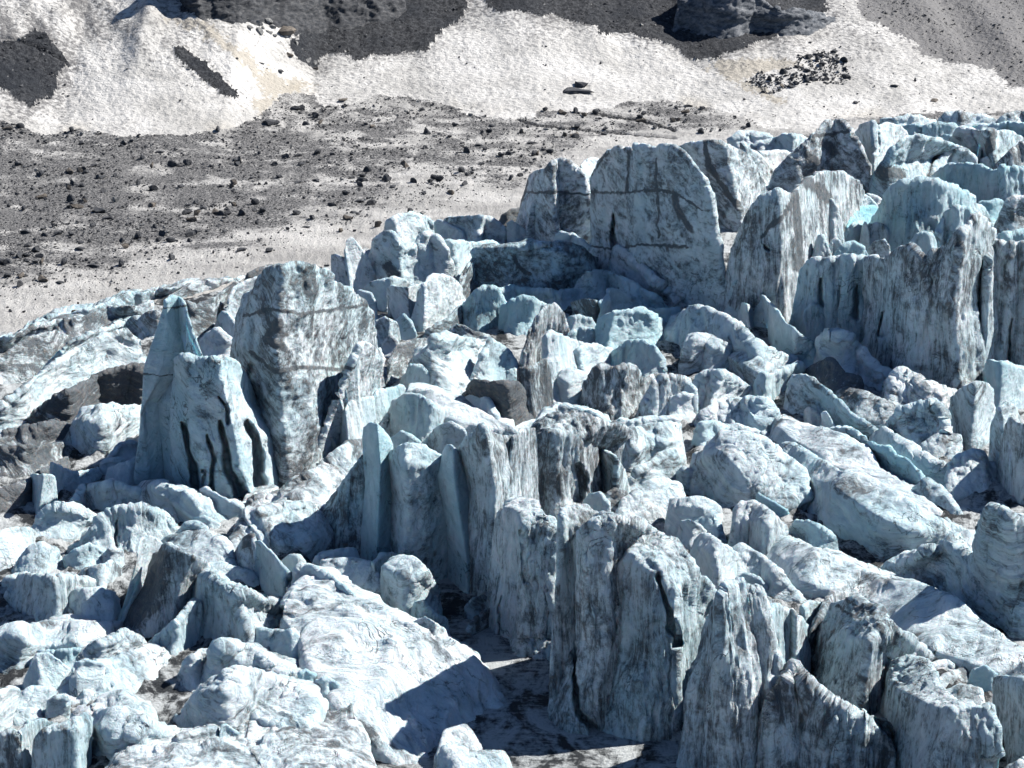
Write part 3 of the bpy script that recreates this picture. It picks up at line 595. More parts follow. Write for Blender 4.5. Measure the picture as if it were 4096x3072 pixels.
b(5, 'ice_slab', 'smooth white ice slab dipping right towards the central pit', 'strat', '540,950 700,1030 850,1080 1000,1110 1195,1150/520,900 580,888 680,900 760,940 900,990 1050,1060 1195,1132', [20], dirt=.05, blue=.15, amp=.6)
b(5, 'ice_mound', 'bright rounded snowcap at the left rim of the central pit', 'rough', '865,1000 980,1070 1095,1100/848,965 920,930 1000,915 1040,960 1080,1040 1095,1085', [36], dirt=.06, blue=.25, bulge=.35)
# front pinnacles of the middle row
b(5, 'ice_pillar', 'pale blue front pinnacle with a knobbed top, leftmost of three', 'block', '230,1800 330,1880 460,1830/275,1350 340,1370 430,1390/240,1180 330,1180 425,1230/245,1120 285,1096 330,1100 390,1165', [82, 86, 82], dirt=.05, blue=.55, amp=.7)
b(5, 'ice_pillar', 'broad front pinnacle with a lit sloping top, middle of three', 'block', '415,1830 500,1930 650,1930 800,1890/440,1600 600,1600 765,1600/398,1315 450,1320 600,1380 745,1330/420,1285 500,1230 560,1230 650,1270 745,1312', [84, 84, 48], dirt=.25, blue=.25)
b(5, 'ice_block', 'cyan cap block perched behind the broad front pinnacle', 'block', '425,1300 520,1310 625,1290/418,1195 480,1145 540,1170 620,1240', [70], dirt=.12, blue=.6)
b(5, 'ice_pillar', 'smooth pale front pinnacle with a blunt tip, rightmost of three', 'block', '790,1880 900,1980 1020,1930/710,1440 800,1420 905,1430/742,1300 775,1234 800,1232 830,1270 862,1340', [84, 80], dirt=.1, blue=.4, amp=.7)
b(5, 'ice_block', 'mottled cone behind the smooth pale front pinnacle', 'block', '665,1240 740,1310 890,1340/658,1185 720,1120 800,1095 880,1140 895,1200', [72], dirt=.25, blue=.3)
b(5, 'ice_wall', 'grey wall with jagged pale top right of the front pinnacles', 'flute', '900,1950 1050,2030 1200,1960/930,1500 1050,1500 1190,1450/860,1260 900,1185 950,1170 990,1108 1050,1165 1110,1190 1192,1185', [84, 84], dirt=.35, blue=.2)
b(5, 'ice_wall', 'grey streaked wall on the left side of the central cliff', 'flute', '1060,1980 1180,1930 1330,1850/1185,1185 1240,1142 1315,1132', [84], dirt=.42, blue=.12)
b(5, 'ice_wall', 'flat-topped central cliff with a dark hollowed front and white cap', 'flute', '1290,1720 1450,1740 1620,1680 1720,1560/1305,1185 1450,1160 1640,1195 1715,1260/1345,1105 1450,1060 1560,1045 1700,1080 1860,1110 1915,1165', [84, 13], dirt=.5, blue=.12, amp=1.1, cuts=[('1560,1350 1600,1450 1570,1560', 90, 2.5)])
b(5, 'ice_fin', 'pale low fin lying along the top of the central cliff', 'strat', '1345,1135 1500,1070 1700,1110 1810,1125/1340,1110 1390,1020 1450,1000 1530,990 1620,1010 1740,1060 1805,1105', [58], dirt=.08, blue=.25)
b(5, 'ice_block', 'small tilted slab at the left shoulder of the central cliff', 'block', '1198,1180 1340,1130/1195,1130 1240,1100 1345,1075', [50], dirt=.1, blue=.2)
b(5, 'ice_ridge', 'thin white ridge running right from the central cliff top', 'strat', '1870,1160 2000,1150 2240,1120/1850,1085 1930,1090 2060,1070 2240,1045', [55], dirt=.1, blue=.2)
b(5, 'ice_slab', 'bulging white slab with striped top right of the central cliff', 'strat', '1850,1300 1930,1400 2080,1340 2240,1310/1830,1220 1900,1225 1980,1265 2100,1225 2240,1200/1832,1208 1880,1160 1960,1130 2060,1100 2240,1108', [74, 24], dirt=.25, blue=.2)
b(5, 'ice_mound', 'grey hump in front of the bulging white slab', 'rough', '1925,1570 2100,1520 2240,1490/1930,1465 1980,1390 2080,1330 2160,1290 2240,1285', [56], dirt=.28, blue=.2)
b(5, 'ice_pillar', 'rounded pale pillar between the central cliff and the grey hump', 'rough', '1720,1500 1830,1640 1910,1580/1718,1310 1760,1270 1830,1300 1885,1395', [80], dirt=.3, blue=.3)
b(5, 'ice_block', 'dirt-stained block in the hollow below the rounded pale pillar', 'rough', '1770,1680 1900,1660/1768,1555 1830,1510 1895,1545', [74], dirt=.55, blue=.1)
b(5, 'ice_block', 'small pale block at the lower lip of the dirty hollow', 'block', '1635,1660 1790,1690/1628,1605 1670,1540 1740,1540 1795,1605', [70], dirt=.12, blue=.3)
b(5, 'ice_slab', 'bright rough slab rising right of the dirty hollow', 'rough', '1870,1720 2000,1690 2240,1680/1895,1605 1990,1540 2080,1480 2150,1470 2240,1500', [32], dirt=.25, blue=.15)
b(5, 'ice_mound', 'dirty rubbly mound left of the front pinnacles', 'rough', '-20,1440 150,1460 270,1340/-20,1360 60,1290 150,1230 260,1205', [38], dirt=.45, blue=.15)
b(5, 'ice_wall', 'dark blue wall left of the pale blue knobbed pinnacle', 'flute', '-20,1700 120,1760 280,1790/60,1560 110,1500 180,1400 250,1310 285,1290', [74], dirt=.4, blue=.35)
# ================================================================== the great wall and the upper right
b(2, 'serac', 'blunt grey serac with a bright right edge, left part of the great wall', 'block', '1225,1480 1280,1560 1500,1580 1700,1590/1245,1300 1400,1290 1600,1290 1692,1290/1300,1120 1340,1082 1400,1080 1440,1030 1490,1003 1560,1040 1620,1090 1660,1160', [86, 82], dirt=.38, blue=.1, lines=[('1280,1222 1480,1215 1660,1225', 9), ('1290,1100 1260,1260', 30)], cuts=[('1480,1400 1480,1500', 14, 1)])
b(2, 'ice_block', 'smooth pale block peeping over the notch of the great wall', 'block', '1650,1150 1770,1090/1615,1055 1640,1012 1700,1000 1755,1015', [82], dirt=.08, blue=.15)
b(2, 'serac', 'great cracked flat-faced ice wall, widest serac of the upper centre', 'block', '1690,1720 1900,1800 2200,1930 2480,2020 2530,2030/1695,1500 1900,1500 2200,1550 2500,1560/1690,1130 1740,1030 1790,960 1860,932 1930,940 1956,978 1962,922 2060,926 2212,930 2270,965 2330,1025 2380,1085 2440,1230', [87, 84], dirt=.33, blue=.14, th=7, amp=.9, bulge=.3,
  lines=[('1690,1212 1900,1216 2080,1200 2212,1212 2400,1330', 10), ('1700,1560 1850,1575 2000,1545 2300,1560', 10), ('1930,960 1920,1200', 8), ('1700,1110 1800,960', 7), ('2100,1000 2120,1500', 8), ('2220,1250 2260,1360 2330,1450', 30)],
  cuts=[('1840,1350 1836,1470 1852,1590', 34, 3), ('1690,1360 1692,1570', 30, 3)])
b(3, 'serac', 'rounded serac with a sunlit right face behind the great wall', 'block', '300,1430 440,1450 590,1300/20,930 80,905 190,897 240,902 330,922 420,962 500,1042 560,1140 585,1240', [78], dirt=.4, blue=.12, bulge=.45, lines=[('200,900 220,1040 330,1200 400,1300', 22)])
b(3, 'ice_slab', 'curved flank slab on the right of the rounded serac', 'block', '560,1260 640,1200/420,905 500,960 570,1010 620,1080 642,1140', [76], dirt=.28, blue=.2, bulge=.3)
b(3, 'ice_block', 'plain pale wedge seen in the gap left of the dark pyramid serac', 'block', '620,1180 700,1100/535,965 600,957 700,957 745,985', [84], dirt=.05, blue=.08)
b(3, 'ice_ridge', 'low bright block on the back rim behind the great wall', 'rough', '410,925 620,910/350,888 420,850 480,840 560,850 620,875', [60], dirt=.12, blue=.3)
b(3, 'ice_ridge', 'blue-grey bridge block left of the dark pyramid serac', 'block', '520,975 650,965 750,985 850,930/490,925 560,900 700,860 760,855 820,870 845,900', [70], dirt=.3, blue=.25)
b(3, 'serac', 'dark triangular pyramid serac with a flat tip, upper right', 'block', '610,1250 800,1240 1000,1230 1260,1260/650,1080 850,1050 1050,1030 1235,1040/780,950 880,842 960,772 1060,762 1100,800 1150,890', [82, 72], dirt=.45, blue=.08, lines=[('880,860 1000,850 1100,830', 14), ('960,920 1010,960', 50), ('840,980 880,1020', 40)])
b(3, 'serac', 'smooth pale double block right of the dark pyramid serac', 'block', '1200,1000 1270,1200 1330,1120 1460,930/1135,865 1190,782 1250,765 1285,800 1340,770 1420,800 1475,852', [82], dirt=.12, blue=.2, bulge=.35, cuts=[('1285,780 1275,960', 26, 1.5)])
b(3, 'ice_ridge', 'low snowy hump on the far rim, left of the flat rim slab', 'block', '1400,820 1650,810/1310,757 1420,755 1480,740 1550,735 1620,770 1650,778', [60], dirt=.25, blue=.2)
b(3, 'ice_slab', 'flat dark-edged slab on the far rim, upper right', 'strat', '1690,805 2040,805/1688,772 1720,725 1800,715 1880,725 1960,740 2040,770', [50], dirt=.3, blue=.2)
b(3, 'ice_ridge', 'far rim hump at the right edge of the icefall', 'strat', '2055,805 2290,790/2058,772 2100,725 2160,712 2290,705', [55], dirt=.25, blue=.25)
b(3, 'ice_block', 'pale pleated little block under the far rim', 'flute', '1480,870 1600,870/1438,812 1500,790 1580,795 1605,825', [72], dirt=.05, blue=.4)
b(3, 'ice_block', 'dark pleated little block beside the pale one under the far rim', 'flute', '1580,885 1790,875/1580,803 1680,780 1760,790 1805,822', [74], dirt=.25, blue=.4)
b(3, 'ice_ridge', 'long blue-edged ridge beneath the far rim at right', 'block', '1770,880 2100,860 2320,910/1800,822 1900,792 2050,780 2212,790 2320,800', [66], dirt=.15, blue=.35)
b(3, 'serac', 'arched serac with a cyan left edge and dark lower half, upper right', 'block', '1270,1260 1400,1260 1620,1190 1800,1100/1262,1130 1310,1062 1380,1040 1500,1020 1700,980/1340,1000 1390,930 1450,870 1530,848 1590,870 1680,880 1750,910 1840,945', [84, 76], dirt=.3, blue=.4, bulge=.3, lines=[('1640,1000 1600,1140', 24), ('1320,1080 1420,1100', 50)])
b(3, 'ice_block', 'grey rumpled block under the arched serac', 'block', '1605,1185 1760,1120 1910,1110/1615,1140 1650,1030 1700,970 1760,940 1840,950 1900,1000 1910,1060', [76], dirt=.3, blue=.2)
b(3, 'serac', 'broad blue-lit block with dark right half near the upper right edge', 'block', '1850,1000 1990,1010 2030,1080 2290,980/1748,885 1800,820 1900,820 2000,825 2100,830 2180,860 2212,890 2290,940', [78], dirt=.25, blue=.35, lines=[('2010,840 1990,960', 30)])
b(3, 'ice_block', 'tiny pale cyan block beside the broad blue-lit block', 'block', '1690,910 1755,920/1678,868 1710,848 1758,862', [74], dirt=.03, blue=.45)
b(3, 'ice_spike', 'small grey tooth between two dark blocks, upper right', 'block', '1935,1080 2040,1090/1942,1012 1980,990 2030,1082', [76], dirt=.15, blue=.2)
b(3, 'ice_block', 'dark streaked block at the right edge above the wave-crested wall', 'flute', '2020,1110 2290,1080/2028,1062 2100,990 2200,910 2290,885', [74], dirt=.45, blue=.1)
b(3, 'ice_wall', 'fluted wave-crested ice wall near the right edge', 'flute', '1640,1200 1900,1270 2090,1330 2330,1290/1620,1152 1680,1090 1750,1045 1850,1040 1930,1060 2010,1085 2080,1060 2160,1075 2330,1060', [78], dirt=.15, blue=.4)
b(3, 'serac', 'massive grey serac with a dark saddle on top, right of the great wall', 'flute', '325,2000 500,2020 700,2030 800,1980 870,1700 1000,1590 1200,1480/372,1600 600,1600 860,1600 1000,1550 1230,1400/440,1440 500,1325 570,1248 640,1207 740,1238 790,1182 860,1108 920,1088 1000,1100 1060,1088 1120,1122 1170,1190 1195,1240', [88, 82], dirt=.36, blue=.12, amp=.9, bulge=.2, lines=[('740,1240 760,1400 770,1700', 40), ('560,1500 700,1320 740,1240', 16), ('810,1150 900,1200 960,1260', 50)], cuts=[('570,1545 585,1570', 22, 1.2), ('1188,1230 1186,1320', 10, .8)])
b(3, 'ice_block', 'pale flank block on the right shoulder of the massive grey serac', 'block', '1180,1370 1300,1350/1190,1215 1240,1250 1295,1325', [74], dirt=.05, blue=.2)
b(3, 'ice_block', 'small grey block behind the cyan notch, right of the massive serac', 'block', '1280,1340 1340,1330/1215,1225 1280,1240 1330,1285', [72], dirt=.12, blue=.15)
b(3, 'serac', 'great domed blue serac with a pleated curved crest, upper right', 'flute', '1270,1540 1370,1620 1500,1640 1700,1620 1900,1540 2060,1500/1258,1400 1310,1330 1350,1230 1400,1170 1480,1145 1560,1140 1640,1150 1760,1180 1850,1230 1920,1300 1990,1380 2045,1445', [74], dirt=.18, blue=.5, bulge=.45)
b(3, 'ice_spike', 'jagged white spike on the right flank of the massive serac', 'flute', '895,1680 1075,1680/930,1500 1065,1500/955,1340 975,1280 995,1258 1025,1300 1050,1400', [84, 76], dirt=.08, blue=.35)
b(3, 'ice_block', 'vivid cyan block in the notch left of the domed blue serac', 'block', '1090,1520 1200,1460 1300,1400/1093,1445 1130,1350 1180,1310 1250,1305 1300,1325', [66], dirt=.0, blue=.95, amp=.6)
b(3, 'ice_block', 'glassy little ice cube beside the jagged white spike', 'block', '1035,1410 1095,1400/1030,1375 1050,1355 1080,1352 1092,1370', [70], dirt=.0, blue=.2, amp=.5)
b(3, 'ice_spike', 'small pale shard between jagged spike and cyan block', 'block', '1055,1420 1115,1440/1055,1335 1068,1312 1085,1325 1113,1375', [80], dirt=.0, blue=.3)
b(3, 'ice_block', 'pleated pale block beneath the vivid cyan block', 'flute', '1055,1620 1195,1620/1058,1530 1100,1450 1140,1410 1205,1432', [74], dirt=.08, blue=.45)
b(3, 'ice_spike', 'thin white needle left of the domed blue serac', 'block', '1165,1620 1235,1630/1178,1525 1195,1430 1206,1403 1216,1405 1232,1490', [84], dirt=.0, blue=.3, amp=.5)
b(3, 'ice_block', 'pleated grey block right of the thin white needle', 'flute', '1225,1600 1360,1600/1228,1435 1280,1410 1330,1430 1358,1500', [78], dirt=.28, blue=.25)
b(3, 'ice_block', 'dark cracked knob below the pleated grey block', 'block', '1215,1700 1360,1710/1213,1590 1260,1530 1330,1510 1362,1560', [76], dirt=.5, blue=.2)
b(3, 'ice_spike', 'blunt white horn in the row of spikes, leftmost', 'flute', '845,1800 1005,1800/880,1620 990,1620/900,1530 915,1490 940,1485 965,1550', [84, 76], dirt=.03, blue=.3)
b(3, 'ice_spike', 'small streaked horn between the two larger white horns', 'flute', '990,1750 1080,1750/988,1610 1000,1520 1030,1505 1072,1565', [80], dirt=.2, blue=.25)
b(3, 'ice_block', 'rounded cyan horn below the pleated grey block', 'block', '1020,1800 1230,1780/1018,1615 1080,1540 1130,1530 1200,1560 1228,1630', [76], dirt=.03, blue=.6)
b(3, 'ice_block', 'pleated blue tooth in front of the domed blue serac', 'flute', '1510,1640 1660,1630/1498,1535 1540,1480 1580,1465 1630,1480 1655,1535', [74], dirt=.06, blue=.45)
b(3, 'serac', 'blue fluted hump overlapping the right of the domed serac', 'flute', '1640,1680 1800,1680 2010,1640/1648,1530 1690,1400 1730,1330 1800,1305 1860,1320 1900,1400 2000,1490', [76], dirt=.12, blue=.45, bulge=.35)
b(3, 'ice_block', 'dark-topped block at the right edge below the wave-crested wall', 'block', '2040,1530 2330,1510/2035,1485 2080,1330 2110,1280 2160,1250 2330,1235', [78], dirt=.42, blue=.15)
b(3, 'ice_slab', 'pale cyan slab at the right edge below the dark-topped block', 'flute', '2040,1580 2330,1570/2038,1515 2080,1490 2170,1470 2330,1458', [72], dirt=.06, blue=.45)
b(3, 'ice_block', 'blue block tucked between domed serac and wave-crested wall', 'flute', '1980,1440 2120,1420/1918,1295 1980,1275 2050,1265 2140,1305', [66], dirt=.15, blue=.5)
# ================================================================== right middle
b(6, 'ice_wall', 'steep fluted blue wall with dark slots, left of the great fluted wall', 'flute', '735,540 850,570 960,590 1200,600/790,300 900,300 1000,310 1190,310/815,140 850,85 890,62 1000,62 1080,45 1225,60', [84, 82], dirt=.15, blue=.5, cuts=[('935,180 930,350', 30, 2), ('1062,200 1050,340', 26, 2), ('1155,220 1150,420', 34, 2.5)])
b(6, 'ice_spike', 'stubby fluted cone at the foot of the steep blue wall', 'flute', '790,590 960,590/808,490 830,370 880,335 930,370 958,440', [78], dirt=.15, blue=.35)
b(6, 'serac', 'great fluted grey wall with a jagged pale crest, right side', 'flute', '1190,560 1240,640 1350,780 1500,850 1650,880 1780,910 1930,850 2010,720/1170,330 1400,330 1700,330 2000,330/1160,150 1200,55 1330,60 1410,20 1500,-30 1600,80 1650,10 1760,-40 1850,-140 1920,-225 2000,-120 2045,-40', [84, 84], dirt=.36, blue=.2, amp=1.15, cuts=[('1190,180 1203,350 1205,560', 44, 4), ('1350,390 1335,540', 30, 2.5)])
b(6, 'serac', 'tall fluted pillar at the right edge with a vertical shadow groove', 'flute', '1935,850 2000,780 2150,780 2330,800/1960,500 2100,480 2330,480/1985,60 2000,-10 2070,-35 2150,-40 2330,-40', [86, 85], dirt=.34, blue=.15, cuts=[('2110,430 2105,740', 30, 2)])
b(6, 'ice_block', 'cyan-edged block at the right edge below the tall fluted pillar', 'block', '1985,880 2050,1040 2212,950 2330,940/1968,765 1990,690 2080,720 2212,750 2330,760', [76], dirt=.06, blue=.45)
b(6, 'ice_pillar', 'dark-topped leaning pillar near the right edge', 'block', '1995,1420 2080,1460 2200,1400/2005,1200 2080,1190 2185,1160/2010,1110 2050,1000 2100,960 2150,1000 2182,1065', [82, 78], dirt=.25, blue=.3)
b(6, 'ice_pillar', 'grey leaning pillar at the right edge beside the dark-topped one', 'flute', '2060,1480 2200,1620 2330,1640/2078,1190 2130,1060 2180,1100 2330,1110', [82], dirt=.38, blue=.2)
b(6, 'ice_fin', 'long curved cyan fin sweeping down right, below the massive serac', 'block', '335,460 440,470 600,490 640,620 750,730 850,740 930,730/330,300 365,215 400,195 470,215 570,290 650,390 730,480 820,550 900,590 930,650', [72], dirt=.03, blue=.45, amp=.6, bulge=.12)
b(6, 'ice_block', 'small pale block tucked under the head of the curved cyan fin', 'block', '400,470 480,510 530,440/405,405 430,330 480,345 525,405', [70], dirt=.1, blue=.4)
b(6, 'ice_fin', 'broad lit fin sloping right, left of the long curved cyan fin', 'rough', '-30,580 80,600 300,740 530,850 700,790 790,750/-10,460 80,390 150,362 220,385 340,430 420,500 500,590 620,640 780,712', [48], dirt=.15, blue=.25)
b(6, 'ice_slab', 'blunt-ended slab with a dark undercut front, centre right', 'strat', '70,750 200,740 360,740 500,830 560,850/75,590 130,560 250,620 350,680 450,740 550,800/90,545 130,528 200,540 330,600 450,650 620,740', [80, 24], dirt=.2, blue=.25)
b(6, 'ice_fin', 'white block with a fluted lit right slope below the fluted wall', 'rough', '905,740 1000,800 1060,830 1170,840 1300,890 1390,890/915,660 930,560 980,530 1040,540 1080,530 1150,600 1230,690 1320,770 1390,845', [58], dirt=.06, blue=.15)
b(6, 'ice_mound', 'dirty silt-covered hollow mound right of the curved cyan fin', 'rough', '850,900 1000,960 1160,960/850,760 950,710 1000,700 1080,790 1170,820', [40], dirt=.7, blue=.1)
b(6, 'ice_ridge', 'pale pleated ridge behind the long lit band, centre right', 'flute', '525,980 600,960 670,880 760,850/520,860 560,800 650,770 740,740 790,722 860,785', [70], dirt=.15, blue=.3)
b(6, 'ice_fin', 'long grey-blue fin descending right under the rubble field', 'strat', '735,1030 830,1040 950,1090 1100,1160 1300,1210/738,870 760,790 840,790 920,850 1000,920 1080,1000 1200,1090 1300,1175', [64], dirt=.18, blue=.35)
b(6, 'ice_slab', 'lit rough band continuing the grey-blue fin to the lower right', 'rough', '1280,1230 1420,1350 1600,1440 1760,1510/1285,1170 1330,1130 1400,1190 1550,1290 1710,1365', [40], dirt=.12, blue=.2)
b(6, 'ice_mound', 'snowy saddle mound at the foot of the great fluted wall', 'rough', '1330,1000 1500,1000 1700,1040 1790,1010/1338,940 1400,800 1440,775 1520,820 1600,870 1700,890 1780,905', [46], dirt=.3, blue=.15)
b(6, 'ice_block', 'cauliflower-like rumpled block in the right rubble field', 'rough', '1365,1220 1560,1290 1730,1340/1378,1125 1440,1020 1550,990 1640,980 1700,1040 1725,1140', [52], dirt=.25, blue=.25, amp=1.4)
b(6, 'ice_block', 'dark-topped block with blue front near the right edge', 'rough', '1765,1110 1880,1240 2000,1160/1758,960 1820,890 1920,835 1980,860 2005,910', [70], dirt=.3, blue=.35)
b(6, 'ice_mound', 'bright crumbly mound beside the right edge pillars', 'rough', '1740,1540 1960,1540 2050,1500/1738,1360 1800,1310 1930,1300 2000,1380', [36], dirt=.2, blue=.15, amp=1.3)
b(6, 'ice_mound', 'low crumbly heap above the bright crumbly mound', 'rough', '1575,1320 1780,1310/1568,1245 1650,1190 1800,1190', [44], dirt=.3, blue=.2, amp=1.3)
b(6, 'ice_mound', 'broad rubbly snow bench in the middle of the right rubble field', 'rough', '1030,1000 1200,1080 1370,1120/1030,930 1100,900 1250,940 1370,1000', [28], dirt=.4, blue=.1, amp=1.2)
b(6, 'ice_spike', 'small upright white tooth on the grey-blue fin', 'block', '838,1090 935,1100/826,1015 850,990 900,1020 942,1065', [76], dirt=.05, blue=.2)
b(6, 'ice_spike', 'thin leaning white shard beside the small upright tooth', 'block', '975,1160 1030,1165/933,1035 960,1024 985,1060 1025,1135', [76], dirt=.05, blue=.15)
b(6, 'ice_ridge', 'rumpled bright ridge left of the twin lit slabs', 'rough', '165,1150 400,1130 520,1160 640,1160/168,1070 250,1010 380,980 500,960 600,960 638,1035', [48], dirt=.22, blue=.2)
b(6, 'ice_ridge', 'low shaded bank below the rumpled bright ridge', 'block', '125,1260 200,1280 330,1210 570,1210/138,1185 170,1100 250,1090 330,1120 400,1110 480,1150 610,1185', [62], dirt=.2, blue=.3)
b(6, 'ice_block', 'large humped block with a bright back left of the twin slabs', 'rough', '145,1530 300,1620 420,1650 720,1700/138,1350 230,1300 330,1310 400,1380 480,1490 560,1550 700,1650/150,1310 210,1250 320,1190 430,1190 560,1210 650,1260 800,1400 860,1570', [76, 28], dirt=.28, blue=.25)
b(6, 'ice_fin', 'cyan undercut lip below the large humped block', 'block', '425,1620 560,1650 720,1690/423,1545 460,1490 530,1540 620,1590 710,1645', [70], dirt=.03, blue=.75, amp=.6)
b(6, 'ice_slab', 'upper of the twin lit slabs dipping to the lower right', 'strat', '635,1220 760,1310 900,1370 1100,1470 1300,1560 1500,1720/640,1155 670,1125 760,1205 900,1290 1000,1370 1150,1430 1350,1520 1540,1690/658,1088 720,1078 830,1130 950,1140 1100,1180 1200,1250 1300,1380 1450,1500 1720,1690', [80, 18], dirt=.12, blue=.15)
b(6, 'ice_slab', 'lower of the twin lit slabs with a sharp blue left edge', 'strat', '690,1340 850,1560 960,1760 1030,1800 1300,1910 1500,1940 1820,1920/675,1258 800,1365 930,1480 1005,1475 1130,1580 1300,1700 1500,1790 1810,1800/688,1240 760,1240 900,1320 1050,1400 1250,1460 1420,1560 1600,1680 1840,1770', [82, 20], dirt=.12, blue=.25)
b(6, 'ice_ridge', 'narrow cyan-faced ridge running beside the upper lit slab', 'block', '1170,1230 1280,1330 1400,1450 1560,1540/960,1150 1060,1130 1150,1160 1250,1230 1350,1260 1400,1310 1480,1330 1570,1430', [62], dirt=.2, blue=.5)
b(6, 'ice_mound', 'lumpy bright bank below the narrow cyan-faced ridge', 'rough', '1540,1600 1640,1640 1780,1710/1535,1510 1600,1460 1680,1500 1760,1600 1820,1680', [46], dirt=.15, blue=.25, amp=1.2)
b(6, 'ice_mound', 'rumpled white hump above the rumpled bright ridge', 'rough', '120,1040 260,1040 450,980 530,980/128,880 150,800 220,770 330,790 420,850 500,920 530,955', [52], dirt=.2, blue=.2)
b(6, 'ice_slab', 'low bright shelf left of the rumpled white hump', 'rough', '-20,1060 120,1050/-20,940 60,910 130,930', [60], dirt=.25, blue=.15)
b(6, 'ice_block', 'chunky pale block above the low bright shelf', 'rough', '-20,900 130,920/-20,850 50,820 100,850 135,890', [60], dirt=.08, blue=.25)
b(6, 'ice_mound', 'small stacked lump of ice right of the bulging striped slab', 'rough', '20,1510 120,1520/18,1405 60,1380 122,1412', [72], dirt=.2, blue=.25)
b(6, 'ice_mound', 'smooth domed ice hump below the large humped block', 'strat', '-20,1740 200,1760 300,1700/-20,1640 120,1620 290,1670/-20,1580 80,1570 180,1570 250,1600 295,1650', [74, 30], dirt=.12, blue=.15)
b(6, 'ice_mound', 'small domed lump beside the cyan undercut lip', 'rough', '395,1690 600,1700/393,1645 430,1600 500,1600 600,1655', [56], dirt=.15, blue=.25)
# ================================================================== lower right
b(9, 'ice_fin', 'large pale fin with two horns standing at the lower right edge', 'rough', '1380,420 1460,520 1700,580 1850,680 1990,760 2130,850 2340,860/1438,345 1560,290 1680,285 1780,215 1830,310 1880,340 1930,260 1960,150 1990,45 2030,25 2120,60 2212,110 2340,160', [74], dirt=.22, blue=.3, bulge=.1)
b(9, 'ice_slab', 'small sunlit slab behind the notch of the large pale fin', 'rough', '1815,340 1900,360 1970,240/1778,205 1850,170 1960,190 1985,215', [34], dirt=.08, blue=.15)
b(9, 'ice_slab', 'long bright ramp of ice descending to the right edge', 'strat', '615,370 750,530 830,600 1000,620 1170,630 1300,710 1420,840 1640,1010 1900,1070 2040,1140 2340,1240/608,268 720,370 800,460 950,540 1170,572 1290,637 1410,772 1640,932 1900,1022 2040,1072 2340,1195/610,225 670,213 760,240 920,305 1090,370 1200,430 1380,490 1560,520 1730,580 1830,650 2000,790 2340,995', [80, 15], dirt=.16, blue=.2)
b(9, 'ice_slab', 'short bright slab left of the long bright ramp', 'rough', '370,460 480,450 560,470 620,600 790,620/378,295 430,262 520,300 600,360 660,440 720,510 780,595', [40], dirt=.15, blue=.2)
b(9, 'ice_block', 'cyan-fronted lump below the short bright slab', 'block', '425,540 585,580/398,465 450,435 540,460 590,525', [64], dirt=.05, blue=.5)
b(9, 'ice_pillar', 'fluted block with a bright bent top, above the short bright slab', 'flute', '378,290 480,280 570,360 620,330 740,260/395,125 470,95 560,112 640,152 740,215/400,20 480,0 560,10 640,90 745,205', [78, 26], dirt=.2, blue=.3)
b(9, 'ice_block', 'rounded cyan-edged block right of the bent-topped block', 'rough', '738,220 880,300 1010,330/738,145 780,100 850,105 940,150 1010,205', [62], dirt=.15, blue=.45)
b(9, 'ice_slab', 'narrow lit slab with a grey left wall, above the front cliff', 'rough', '105,430 200,500 280,570 385,450/110,335 160,260 230,300 290,380 375,340/150,225 180,190 240,200 310,260 385,322', [72, 30], dirt=.15, blue=.2)
b(9, 'ice_block', 'rounded ice knob above the narrow lit slab', 'rough', '30,230 110,250 200,220/48,105 100,90 160,130 215,185', [66], dirt=.12, blue=.25)
b(9, 'ice_slab', 'curving bright slab beside a black gap, above the front cliff', 'rough', '10,180 150,200 315,280/20,40 100,0 200,5 270,80 312,245', [42], dirt=.15, blue=.2)
b(9, 'ice_wall', 'broad fluted lower cliff apron at the bottom right', 'flute', '300,1960 600,2000 1000,2000 1520,1950/540,1400 640,1200 770,1010 800,1080 900,1150 1000,1245 1180,1330 1350,1410 1500,1580', [78], dirt=.42, blue=.18, z=-6, amp=1.1, cuts=[('1210,1290 1330,1420 1460,1560 1500,1700', 50, 2.5)])
b(9, 'ice_pillar', 'tall fluted front pinnacle rising from the bottom right cliff', 'flute', '40,1900 300,1930 760,1900/110,1180 350,1120 700,1120/228,750 300,560 345,500 405,478 460,505 540,555', [86, 82], dirt=.32, blue=.22, z=-6, bulge=.3)
b(9, 'ice_spike', 'dark knobbed spike right of the tall fluted front pinnacle', 'flute', '440,920 520,960 610,760/495,660 520,575 555,548 612,605', [82], dirt=.45, blue=.2)
b(9, 'ice_pillar', 'pale thin-edged pinnacle with a blue inner face, bottom right cliff', 'flute', '540,1300 680,1150 800,1010 870,880/575,745 612,640 660,642 720,690 800,722 845,835', [84], dirt=.2, blue=.4, z=-3)
b(9, 'ice_block', 'dark ice wedge behind the pale thin-edged pinnacle', 'block', '715,960 770,1000 850,900/688,695 750,665 800,740 838,845', [76], dirt=.38, blue=.25)
b(9, 'ice_block', 'shaded triangular block in the notch left of the striped slab', 'block', '840,890 950,740/808,645 850,605 942,612 920,700', [80], dirt=.25, blue=.3)
b(9, 'ice_wall', 'dark leaning wall left of the cross-cracked dirty slab', 'flute', '770,1000 930,940 1040,690/860,830 930,680 1000,560 1080,560 1140,592', [74], dirt=.48, blue=.15)
b(9, 'ice_slab', 'dirty cross-cracked slab with a fluted curved front, lower right', 'flute', '925,1030 1000,1260 1150,1370 1230,1330 1380,1200/938,835 1100,845 1210,842 1280,892 1330,952 1380,1010/950,780 1050,622 1160,597 1290,652 1400,792 1520,872 1620,960', [78, 20], dirt=.34, blue=.2, lines=[('1050,640 1200,750', 10), ('1110,610 1280,720', 9), ('1200,640 1140,720', 7), ('1270,680 1200,760', 7)], bulge=.3)
